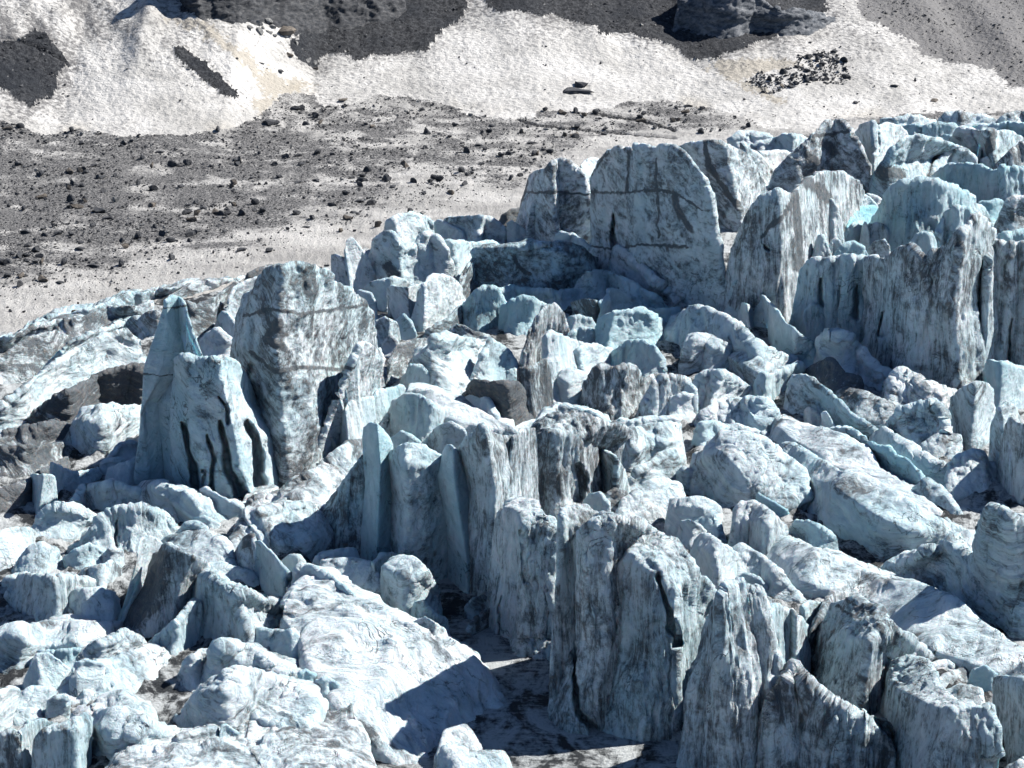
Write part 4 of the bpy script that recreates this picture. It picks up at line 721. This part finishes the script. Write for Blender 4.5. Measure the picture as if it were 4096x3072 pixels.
b(9, 'ice_slab', 'stepped bright slab with a fluted front at the lower right corner', 'flute', '1340,1330 1450,1500 1600,1850 1930,1850/1370,1050 1390,1130 1420,1170 1560,1235 1660,1285 1760,1295 1840,1425 1910,1560/1382,1002 1500,972 1590,990 1640,1060 1670,1150 1760,1230 1900,1270 2000,1280 2040,1400 2070,1580', [78, 22], dirt=.3, blue=.25)
b(9, 'ice_block', 'broken brown-grey chunk in the gap by the stepped bright slab', 'rough', '1670,1190 1860,1110/1660,1105 1750,1060 1838,1040', [50], dirt=.35, blue=.1)
b(9, 'ice_block', 'second broken chunk above the brown-grey one in the gap', 'rough', '1640,1080 1750,1070/1628,1015 1720,990 1768,1020', [54], dirt=.3, blue=.15)
b(9, 'ice_block', 'small sunlit block wedged in the gap at the lower right', 'rough', '1750,1260 1950,1300/1728,1195 1800,1150 1930,1170 1945,1265', [44], dirt=.2, blue=.2)
b(9, 'ice_block', 'cyan block facing the gap at the lower right edge', 'block', '1895,1190 2040,1210/1878,1115 1900,1040 1970,1015 2045,1065', [72], dirt=.05, blue=.6)
b(9, 'ice_wall', 'fluted bright-topped wall at the lower right edge', 'flute', '2045,1400 2150,1550 2340,1650/2030,1130 2100,1120 2340,1170/2032,1090 2100,1080 2340,1125', [82, 25], dirt=.3, blue=.25)
b(9, 'ice_mound', 'bit of rubbly ice in the bottom right corner', 'rough', '2100,1720 2340,1700/2115,1665 2212,1620 2340,1600', [45], dirt=.35, blue=.15)
# ================================================================== the foreground crevasse
b(8, 'ice_slab', 'wide sunlit striped ramp sloping down into the central crevasse', 'strat', '-260,720 -140,860 -100,1040 0,1200 250,1440 500,1680 900,1860 1300,1880 1560,1860/-255,645 -170,505 -70,470 20,475 120,570 300,640 520,770 720,850 870,930 1000,1090 1150,1300 1350,1520 1570,1780', [9], dirt=.16, blue=.1, z=[2, 1, 0, -1, -3, -5, -7, -8, -9], amp=1.5, bulge=.0, tent=.0, foot=False)
b(8, 'ice_block', 'rounded block half in shadow at the head of the crevasse', 'rough', '360,640 520,770 570,770 700,680/368,500 390,400 450,440 560,470 690,570/395,385 430,350 480,340 560,350 640,430 700,560', [76, 40], dirt=.2, blue=.35, z=-2)
b(8, 'ice_block', 'shaded tilted block below the rounded one in the crevasse', 'block', '540,770 620,830 770,820/548,690 570,620 620,615 700,690 768,730', [72], dirt=.25, blue=.4, z=-2)
b(8, 'ice_block', 'small dark block jammed beneath the shaded tilted block', 'block', '520,820 700,860 760,830/518,775 630,700 700,750 750,795', [64], dirt=.4, blue=.3, z=-2)
b(8, 'ice_block', 'small streaked block left of the rounded crevasse block', 'flute', '325,480 370,450 470,380/300,365 350,310 450,310 470,345', [76], dirt=.3, blue=.25)
b(8, 'ice_slab', 'low slab with its right half in shadow, left of the crevasse head', 'strat', '-20,430 180,480 340,540/-20,355 90,345 200,355 300,375 340,470', [28], dirt=.25, blue=.25)
b(8, 'ice_slab', 'thin smooth pale slab at the foot of the front pinnacles', 'block', '-60,360 0,350 190,320/-60,320 0,300 100,285 195,287', [44], dirt=.06, blue=.2)
b(8, 'ice_block', 'dark blue block against the right side of the crevasse head', 'block', '885,710 1050,720/888,645 940,590 1000,570 1050,612', [72], dirt=.4, blue=.35, z=-3)
b(8, 'ice_block', 'deeper dark block on the right side of the crevasse', 'block', '900,900 1040,830/898,790 960,700 1050,650', [66], dirt=.5, blue=.3, z=-4)
b(8, 'ice_pillar', 'pale columnar tower with a bright flat top right of the crevasse', 'flute', '840,1080 1000,1190 1200,1340 1450,1440/985,860 1150,850 1300,840 1455,840/1050,500 1150,480 1300,470 1440,460/1108,190 1108,60 1155,20 1230,45 1260,135 1400,145 1475,190/1150,0 1190,-18 1250,-22 1330,-12 1360,95 1425,108 1485,160', [48, 82, 85, 20], dirt=.26, blue=.22, th=14, z=-8, bulge=.3, cuts=[('1140,560 1130,850', 14, .8), ('1260,140 1290,480', 16, .8)])
b(8, 'ice_pillar', 'slim grey pillar with a bright cap beside the dirt-filled cleft', 'flute', '1430,1420 1600,1380/1430,720 1640,720/1490,300 1630,300/1488,60 1530,110 1600,130 1660,160/1488,35 1560,0 1650,10 1700,50 1795,85', [80, 85, 85, 24], dirt=.35, blue=.2, th=14, z=-8)
b(8, 'ice_wall', 'tall fluted front cliff left part with a flat bright top', 'flute', '1330,1700 1640,1760 1950,1760/1615,850 1750,850 1900,850/1598,240 1650,132 1692,102 1790,162 1812,252 1880,290/1670,92 1760,80 1900,100 2000,120 2145,192', [80, 85, 14], dirt=.36, blue=.2, th=14, z=-8, bulge=.2, cuts=[('1600,860 1612,1280 1690,1400 1745,1620', 40, 2.5)])
b(8, 'ice_wall', 'tall fluted front cliff right part with a cyan crevice in its face', 'flute', '1650,1760 2212,1800 2450,1500/1880,920 2150,920 2440,1000/1870,400 1930,335 2080,425 2212,562 2310,642 2440,745/1940,270 1990,222 2060,200 2206,232 2270,330 2360,440 2470,560 2490,665', [80, 85, 18], dirt=.32, blue=.25, th=14, z=-8, bulge=.2, cuts=[('2088,430 2130,560 2170,700 2205,870', 34, 2.5)])
b(8, 'ice_mound', 'sunlit ledge at the foot of the ramp, bottom centre', 'rough', '718,1590 860,1540 970,1520/738,1505 760,1440 880,1400 925,1445', [40], dirt=.15, blue=.2, z=-2)
b(8, 'ice_mound', 'bright tongue of ice at the bottom edge below the sunlit ledge', 'strat', '715,1720 950,1730 1150,1680/722,1625 760,1540 860,1540 900,1590 1150,1602', [34], dirt=.15, blue=.2, z=-2)
# ================================================================== lower left
b(7, 'ice_slab', 'pale plate standing behind the big leaning serac, lower left', 'block', '738,755 830,700 930,570/845,400 900,400 965,440/868,300 885,215 940,185 1020,240 1040,265', [84, 82], dirt=.06, blue=.3, amp=.6)
b(7, 'serac', 'big leaning serac with a dark streaked curved face, lower left', 'flute', '790,740 900,810 1040,830 1140,740/920,530 1050,520 1240,520/985,320 1040,250 1110,270 1200,310 1290,360 1315,405', [76, 84], dirt=.32, blue=.3, amp=.8, lines=[('1000,330 980,520 860,700', 120)])
b(7, 'ice_slab', 'narrow lit ridge slab behind the big leaning serac', 'rough', '1285,460 1450,470 1610,540/1288,402 1400,390 1500,420 1590,460 1650,530', [40], dirt=.15, blue=.2)
b(7, 'ice_block', 'wedge block with a grey fluted front and white sloping back, lower left', 'flute', '1250,800 1310,850 1440,890 1585,900 1640,800 1820,730/1270,510 1290,445 1360,480 1450,560 1560,640 1700,720/1290,430 1340,440 1500,520 1640,580 1810,645', [78, 26], dirt=.22, blue=.3)
b(7, 'ice_ridge', 'low spurred ridge left of the grey-fronted wedge block', 'flute', '955,900 1100,950 1200,870 1300,840/958,880 1050,800 1130,720 1190,640 1220,605 1250,630 1262,755', [68], dirt=.15, blue=.35)
b(7, 'ice_fin', 'curved blade-like fin with a teal lower face, lower left centre', 'block', '1630,490 1730,590 1800,635 1870,610/1655,380 1720,390 1830,480/1610,228 1640,225 1720,300 1790,380 1872,475', [80, 74], dirt=.1, blue=.55, amp=.6)
b(7, 'ice_mound', 'small smooth pale block behind the curved blade-like fin', 'block', '1795,395 1870,425 1920,400/1778,355 1830,320 1890,315 1925,365', [72], dirt=.03, blue=.3)
b(7, 'ice_fin', 'smooth white roll of ice at the upper edge of the sunlit ramp', 'block', '1878,510 1960,500 2100,560 2240,640/1870,435 1890,395 1950,385 2000,400 2100,460 2240,575', [62], dirt=.03, blue=.35)
b(7, 'ice_mound', 'pleated blue-white mound above the big leaning serac', 'flute', '480,290 620,310 760,320 880,280 1000,230 1120,210/478,255 560,180 620,100 680,40 760,15 850,10 950,30 1040,80 1115,185', [58], dirt=.14, blue=.35, bulge=.4, cuts=[('728,90 735,260', 22, 1.2)])
b(7, 'ice_mound', 'small blue dome below the pleated blue-white mound', 'block', '430,400 580,400 670,370/398,335 470,290 560,245 620,270 665,315', [60], dirt=.12, blue=.45, bulge=.4)
b(7, 'ice_block', 'dark little block right of the small blue dome', 'strat', '655,375 775,365/653,312 700,275 772,292', [66], dirt=.4, blue=.35)
b(7, 'ice_ridge', 'overhanging ridge with a dark front near the left edge', 'flute', '60,540 150,610 260,690 350,720 430,640 580,580/45,480 60,470 180,455 350,462 470,457 575,492', [72], dirt=.3, blue=.3)
b(7, 'ice_block', 'bright ribbed block below the overhanging ridge', 'rough', '430,690 560,760 700,750 740,670/428,580 500,545 600,550 700,570 735,612', [42], dirt=.16, blue=.25)
b(7, 'ice_slab', 'broad bright flat slab at the left edge, lower left', 'strat', '-30,1030 150,1030 300,960 520,950 740,860 815,780/-30,835 100,818 190,882 400,892 600,832 795,755/-30,785 130,762 300,758 600,770 795,744', [78, 14], dirt=.16, blue=.2)
b(7, 'ice_block', 'pale rounded block with a curled crest, lower left', 'block', '148,1170 280,1170 445,1100/150,1130 200,980 240,935 300,930 400,1000 445,1065', [74], dirt=.12, blue=.25, bulge=.35)
b(7, 'ice_block', 'cyan shelf behind the curled-crest block', 'flute', '330,1020 500,1010/240,932 350,920 505,912', [58], dirt=.1, blue=.4)
b(7, 'ice_mound', 'dark-fronted mound right of the cyan shelf', 'rough', '515,1020 650,1030 890,950/518,965 600,880 700,850 780,810 890,875', [56], dirt=.35, blue=.2)
b(7, 'ice_slab', 'thin white stacked slabs below the dark-fronted mound', 'strat', '455,1085 650,1050/458,1045 480,990 550,975 655,1008', [58], dirt=.06, blue=.15)
b(7, 'ice_mound', 'broad sunlit rumpled field of ice, lower left', 'rough', '425,1210 560,1260 760,1200 900,1160 1020,1030/428,1135 500,1060 640,1020 800,980 950,930 1015,965', [28], dirt=.18, blue=.25, amp=1.2)
b(7, 'ice_block', 'broken-topped wedge above the bright triangular pyramid', 'rough', '1330,1120 1500,1110 1700,1140 1910,1140/1345,1005 1378,905 1450,965 1550,1012 1700,1062 1895,1105/1378,890 1450,872 1580,905 1720,990 1905,1095', [76, 26], dirt=.18, blue=.25)
b(7, 'ice_block', 'grey cone left of the broken-topped wedge', 'rough', '1125,1130 1220,1155 1340,1080/1138,1055 1180,980 1260,925 1375,920', [54], dirt=.3, blue=.2)
b(7, 'ice_slab', 'bright triangular pyramid with a shaded blue front, lower left', 'rough', '1155,1340 1250,1420 1400,1440 1600,1420 1760,1500 1910,1520/1165,1312 1260,1222 1340,1182 1420,1192 1500,1242 1620,1352 1750,1422 1860,1502/1200,1280 1340,1130 1480,1045 1600,1070 1800,1150 1960,1200 2000,1300 1985,1475', [72, 20], dirt=.2, blue=.28)
b(7, 'ice_mound', 'ribbed lump left of the broad sunlit rumpled field', 'rough', '125,1300 300,1310 355,1260/128,1215 200,1160 330,1170 355,1235', [40], dirt=.25, blue=.25)
b(7, 'ice_block', 'small blue-shaded block below the ribbed lump', 'block', '295,1340 430,1330/305,1245 350,1210 420,1210 428,1290', [72], dirt=.2, blue=.35)
b(7, 'ice_mound', 'low pale swell left of the bright triangular pyramid', 'rough', '595,1330 800,1355 950,1335/598,1302 650,1220 760,1190 840,1250 955,1315', [30], dirt=.15, blue=.2)
b(7, 'ice_mound', 'swept bright hump near the bottom left with a blue front', 'rough', '555,1500 740,1640 900,1650 1090,1540/500,1345 560,1385 700,1425 850,1465 1055,1485/510,1315 600,1300 700,1310 850,1350 1000,1420 1080,1505', [72, 26], dirt=.16, blue=.25)
b(7, 'ice_block', 'fluted bottom-left block with a white top', 'flute', '215,1740 480,1740 540,1640/218,1485 260,1442 340,1425 450,1422 570,1375/258,1432 350,1400 430,1380 520,1330 575,1345', [82, 20], dirt=.3, blue=.25)
b(7, 'ice_block', 'narrow fluted block left of the white-topped bottom-left block', 'flute', '125,1740 230,1640 350,1460/118,1445 170,1370 260,1360 362,1392', [78], dirt=.3, blue=.35)
b(7, 'ice_block', 'shaded block in the bottom left corner', 'flute', '-30,1740 125,1740/-30,1480 60,1420 122,1452', [80], dirt=.4, blue=.25)
b(7, 'ice_block', 'pale upright block at the left edge above the corner block', 'rough', '-30,1480 80,1340 135,1280/-30,1190 60,1150 110,1170 132,1240', [70], dirt=.22, blue=.2)
b(7, 'ice_mound', 'low bright rubble ledge above the narrow fluted block', 'rough', '50,1380 250,1360/55,1320 120,1290 250,1302', [38], dirt=.2, blue=.2)
b(7, 'ice_block', 'cracked grey block at the bottom below the triangular pyramid', 'rough', '1095,1630 1200,1590 1350,1540/1098,1490 1150,1450 1260,1420 1368,1412', [54], dirt=.28, blue=.25)
b(7, 'ice_block', 'small blue cone in the hollow below the triangular pyramid', 'block', '1385,1560 1500,1530/1383,1475 1400,1390 1430,1385 1505,1445', [74], dirt=.3, blue=.4)
b(7, 'ice_slab', 'rough bright ground swell along the bottom edge, left of centre', 'rough', '690,1790 1200,1800 1800,1800 2260,1780/735,1650 800,1590 1000,1560 1250,1560 1500,1530 1800,1490 2100,1450 2250,1410', [12], dirt=.3, blue=.12, amp=1.1)
b(7, 'ice_mound', 'rounded rumpled ice at the left edge, above the overhanging ridge', 'rough', '-30,410 100,360 170,280 215,200/-30,200 70,150 180,150 215,182', [42], dirt=.25, blue=.25)
b(7, 'ice_block', 'bright shelf-like block above the small blue dome', 'rough', '215,210 330,200 450,180 610,155/238,85 290,30 370,10 480,20 560,60 608,132', [54], dirt=.2, blue=.2)
b(7, 'ice_mound', 'fan-ribbed mound left of the small blue dome', 'rough', '105,420 250,435 375,390/128,355 200,270 260,245 330,280 375,355', [38], dirt=.2, blue=.25)
b(7, 'ice_mound', 'low bright wedge left of the pale standing plate', 'rough', '495,490 640,550 745,480/478,455 600,390 700,360 745,425', [42], dirt=.25, blue=.25)
b(7, 'ice_block', 'little rounded cube of ice right of the pleated mound', 'rough', '1145,215 1300,230/1138,165 1180,120 1250,110 1303,150', [68], dirt=.12, blue=.3)
b(7, 'ice_fin', 'smooth white sliver right of the pleated mound', 'block', '1235,125 1400,140/1228,82 1290,75 1395,122', [64], dirt=.02, blue=.2)
b(7, 'ice_block', 'striped block left of the curved blade-like fin', 'strat', '1490,350 1600,460 1655,465/1488,295 1540,210 1600,180 1622,260 1655,360', [48], dirt=.3, blue=.25)
b(7, 'ice_slab', 'ribbed bright slope between leaning serac and striped block', 'rough', '1060,280 1250,350 1450,410/1055,225 1160,190 1300,180 1430,260 1455,385', [26], dirt=.25, blue=.25)
b(7, 'ice_slab', 'rumpled bright slope above the curved blade-like fin', 'rough', '1490,270 1700,250 1900,230 2050,160/1495,180 1530,100 1600,50 1760,20 1900,0 2045,15', [24], dirt=.3, blue=.2, amp=1.2)
b(7, 'ice_ridge', 'low blue-fronted ridge along the lower edge of the wedge block', 'block', '1630,890 1760,960 1940,1030/1625,785 1750,800 1850,800 1930,855', [44], dirt=.2, blue=.4)
b(7, 'ice_block', 'tiny rounded cyan block right of the broken-topped wedge', 'block', '1905,1125 2000,1125/1888,1065 1930,1040 1998,1075', [62], dirt=.06, blue=.5)
b(7, 'ice_block', 'another tiny cyan block just below the first tiny one', 'block', '2005,1180 2150,1180/1998,1115 2060,1090 2150,1135', [60], dirt=.1, blue=.5)
# ================================================================== rock above the snow
b(3, 'rock_outcrop', 'big smooth slate-grey rock outcrop at the top right', 'rock', '-10,215 90,205 200,248 380,258 480,224 840,219 920,179 1035,152/20,60 100,40 300,60 480,90 640,110 760,110 870,100 1033,142/40,-60 300,-150 480,-60 600,40 690,70 800,60 880,80 1030,138', [62, 50], dirt=0, blue=0, th=10, mat='slate', foot=False)
b(1, 'rock_outcrop', 'grey cracked rock face at the top edge beside the snow fan', 'rock', '1180,90 1320,125 1560,130/1150,-300 1300,-500 1570,-500', [72], dirt=0, blue=0, th=8)  # upper part carried up out of view to cast shade on the slope
b(1, 'rock_outcrop', 'dark shadowed rock wall along the top edge behind the boulder pile', 'rock', '1540,140 1800,160 2000,200 2212,200 2500,130/1560,-500 1900,-600 2212,-600 2520,-420', [62], dirt=0, blue=0, th=8)  # raised far above the frame so its shadow falls on the scree
# ------------------------------------------------------------------ rocks
def rock_mesh(seed, sub=2, flat=.7):
    r = np.random.RandomState(seed)
    bm = bmesh.new(); bmesh.ops.create_icosphere(bm, subdivisions=sub, radius=1)
    co = np.array([v.co[:] for v in bm.verts])
    for _ in range(8):
        n = r.normal(size=3); n /= np.linalg.norm(n); d = r.uniform(.3, .62)
        s = co@n-d; co = np.where((s > 0)[:, None], co-s[:, None]*n, co)
    co *= np.array([r.uniform(.9, 1.35), r.uniform(.8, 1.1), flat*r.uniform(.8, 1.2)])
    co += .05*np.stack([noise(co[:, 0]*2+seed, co[:, 1]*2, co[:, 2]*2+i*9) for i in range(3)], -1)
    co[:, 2] -= co[:, 2].min()*.75
    for v, c in zip(bm.verts, co): v.co = c
    me = bpy.data.meshes.new('rock'); bm.to_mesh(me); bm.free()
    return me
def boulder(t, x, y, w, label, mat='rock', seed=1, flat=.75, name='boulder', sub=3, group='large boulders lying on ice and snow'):
    q = P(t, f'{x},{y}')[0]; X, Y, Z = [v[0] for v in place(q[0], q[1])]
    me = rock_mesh(seed, sub, flat); me.materials.append(M[mat])
    s = w/1.58/2048*TH*Y/2
    o = link(name, me, (X, Y+s*.6, Z-.12*s), label, 'boulder', group); o.scale = (s, s, s); o.rotation_euler = (0, 0, seed*1.3)
    return o
boulder(4, 480, 432, 165, 'dark boulder perched on the pale ice ridge at left', 'brown_rock', 3, .62)
o_ = boulder(2, 1610, 605, 230, 'broad flat rock with snow streaks lying on the central snow fan', 'rock', 5, .32)
boulder(2, 1615, 560, 150, 'dark slab of rock stacked on the broad flat rock', 'rock', 6, .4)
boulder(1, 1700, 795, 105, 'large dark boulder at the tip of the left snow fan', 'rock', 8, .72)
boulder(1, 130, 555, 55, 'black boulder in the gravel patch at the far left', 'rock', 9)
boulder(1, 1820, 362, 80, 'striped dark boulder on the snow below the boulder pile', 'brown_rock', 11)
boulder(1, 1940, 395, 70, 'grey boulder at the lower edge of the dark scree', 'grey_rock', 12)
boulder(1, 1990, 415, 60, 'pale boulder right of the grey one at the scree edge', 'grey_rock', 13)
boulder(1, 2000, 448, 55, 'small brown boulder below the pair at the scree edge', 'brown_rock', 14)
boulder(1, 1650, 408, 50, 'small dark rock on the brown snow band', 'rock', 15, .5)
boulder(1, 1770, 460, 70, 'flat dark rock lower on the brown snow band', 'rock', 16, .4)
boulder(2, 110, 640, 75, 'low brown rock at the start of the debris, centre left', 'brown_rock', 17, .45)
boulder(1, 640, 1345, 110, 'long dark slab boulder on a rocky heap at left', 'rock', 18, .5)
boulder(1, 470, 1320, 110, 'grey slab boulder left of the long dark slab', 'brown_rock', 19, .5)
boulder(1, 730, 1280, 60, 'pale block at the right end of the rocky heap', 'grey_rock', 20)
boulder(1, 960, 1305, 65, 'pale-topped boulder on the debris, left', 'brown_rock', 21)
boulder(1, 1870, 1355, 65, 'rounded dark boulder near the white ice strip', 'rock', 22)
boulder(1, 1970, 1390, 60, 'dark boulder just right of the rounded one', 'rock', 23)
boulder(2, 390, 1140, 85, 'large black boulder in the middle of the debris field', 'rock', 24)
boulder(2, 505, 1060, 75, 'split-faced boulder right of the large black boulder', 'brown_rock', 25)
boulder(2, 640, 850, 80, 'black double boulder high on the debris field', 'rock', 26)
boulder(2, 615, 700, 50, 'squat black boulder near the upper debris edge', 'rock', 27)
boulder(2, 1175, 1140, 55, 'dark boulder on whitish ice left of the great wall', 'rock', 28)
boulder(2, 985, 1045, 45, 'small block of rock right of the split-faced boulder', 'rock', 29)
boulder(2, 175, 1355, 70, 'dark flat boulder above the white ice strip', 'rock', 30, .5)
boulder(3, 180, 845, 50, 'pointed dark boulder behind the great wall', 'rock', 31, 1.1)
boulder(3, 1645, 645, 65, 'brown oblong rock on the right snow slope', 'brown_rock', 32, .5)
boulder(3, 1145, 655, 45, 'dark oblong rock on the snow, upper right', 'rock', 33, .5)
boulder(3, 750, 560, 60, 'dark rock at the foot of the right rock patch', 'rock', 34)
boulder(3, 935, 420, 70, 'tallest rock standing on the right rock patch', 'rock', 35, .9)
boulder(3, 1395, 555, 60, 'black rock right of the rock patch on snow', 'rock', 36, .6)
boulder(2, 2005, 170, 60, 'pale rounded boulder in the scree under the outcrop', 'grey_rock', 37)
pile = [(1580, 185, 60), (1625, 165, 65), (1690, 150, 70), (1720, 185, 60), (1640, 220, 85), (1700, 215, 55), (1790, 215, 150), (1860, 130, 65), (1880, 175, 70), (1930, 200, 65), (1800, 235, 60), (1740, 235, 60), (1760, 130, 60), (1900, 150, 60), (1560, 130, 40), (1870, 285, 60), (1665, 185, 40), (1945, 175, 60)]
for i, (x, y, w) in enumerate(pile):
    boulder(1, x, y, w, 'largest grey boulder of the pile below the top rock wall' if w == 150 else 'angular pale boulder in the pile below the top rock wall', 'brown_rock' if w == 150 else 'grey_rock', 60+i, .8, sub=2, group='boulder pile below the rock wall')

# scattered rocks: the largest 200 one by one, the small ones as one body of stones
rr = np.random.RandomState(11)
cand = rr.uniform([-80, 0], [4180, 1400], (330000, 2)); cx, cy = cand.T
in_m = (cy > interp(cx, MOR_TOP)) & (cy < interp(cx, GL_TOP)-12)
frc = (cy-interp(cx, MOR_TOP))/np.maximum(interp(cx, GL_TOP)-interp(cx, MOR_TOP), 40)
clump = noise(cx/170, cy/60, 3.7)
pm = np.where(in_m, np.clip(sstep(1.0, .62, frc)*(.62+.8*clump)+.06, 0.02, 1), 0)
ROCKPATCH = [(2696+z[0]/1.58, z[1]/1.58) for z in [(820, 340), (930, 320), (1020, 340), (1080, 380), (1120, 500), (1100, 540), (860, 530), (720, 560), (600, 590), (440, 510), (560, 460), (700, 460), (770, 410)]]
jcx = cx+25*noise(cx/40, cy/20, 8.8); jcy = cy+14*noise(cx/40, cy/20, 1.8)
patch = inside(jcx, jcy, ROCKPATCH)
pm = np.where(patch, 1.6, pm)
for s in SCREE[:2]: pm = np.where(inside(cx, cy, s), .55, pm)
for s in SCREE[2:]: pm = np.where(inside(jcx, jcy, s), .8, pm)
pm = np.where(inside(cx, cy, RIGHT_DEBRIS), .35, pm)
snow = (cy < interp(cx, MOR_TOP)) & (pm == 0)
pm = np.where(snow, .012+.03*sstep(2700, 3300, cx), pm)
pm = np.where(cy < 2, 0, pm)*.75
keep = rr.uniform(size=len(cx)) < pm*.30
cx, cy, pk, inm = cx[keep], cy[keep], patch[keep], in_m[keep]
X, Y, Z = place(cx, cy)
size = .13*(rr.pareto(2.6, len(X))+1); size = np.clip(size*np.where(pk, 1.5, 1), .1, .8)
size = np.where(~inm & ~pk, np.minimum(size, .45), size)
order = np.argsort(-size/Y)
big, small = order[:200], order[200:]
kinds = [rock_mesh(200+i, 2, .75) for i in range(10)]
for i, me in enumerate(kinds): me.materials.append(M['rock' if i % 5 else 'brown_rock'])
scr_in = lambda i: any(inside(np.array([cx[i]]), np.array([cy[i]]), s)[0] for s in SCREE[:2])
for n_, i in enumerate(big):
    lab, gr = ('angular dark stone in the rock patch on the right snow slope', 'stones of the right rock patch') if pk[i] else \
              ('angular dark rock scattered on the debris-covered ice', 'rocks scattered on the debris-covered ice') if inm[i] else \
              ('dark rock lying on the snow or scree above the debris field', 'rocks on the upper slopes')
    o = link('rock', kinds[n_ % 10], (X[i], Y[i], Z[i]-.1*size[i]), lab, 'rock', gr)
    s = size[i]*1.15; o.scale = (s, s, s*rr.uniform(.8, 1.2)); o.rotation_euler = (0, 0, rr.uniform(0, 6.28))
def heap(name, idx, mat, seed):
    tm = []
    for k in range(8):
        me = rock_mesh(400+k+seed, 1, .7)
        tm.append((np.array([v.co[:] for v in me.vertices]), np.array([p.vertices[:] for p in me.polygons]))); bpy.data.meshes.remove(me)
    VV, FF, off = [], [], 0
    for j, i in enumerate(idx):
        v, f = tm[j % 8]; a = rr.uniform(0, 6.28); c, s = math.cos(a), math.sin(a)
        w = v*size[i]*rr.uniform(.8, 1.2, 3)
        w = np.stack([w[:, 0]*c-w[:, 1]*s, w[:, 0]*s+w[:, 1]*c, w[:, 2]], -1)+[X[i], Y[i], Z[i]-.08*size[i]]
        VV.append(w); FF.append(f+off); off += len(v)
    if VV: link(name, make_mesh(name, np.concatenate(VV), np.concatenate(FF), M[mat], smooth=False), kind='stuff')
lite = rr.uniform(size=len(small)) < .16
heap('rubble', small[~lite], 'rock', 0); heap('pale_rubble', small[lite], 'grey_rock', 50)
# ice rubble lying in the gaps of the icefall
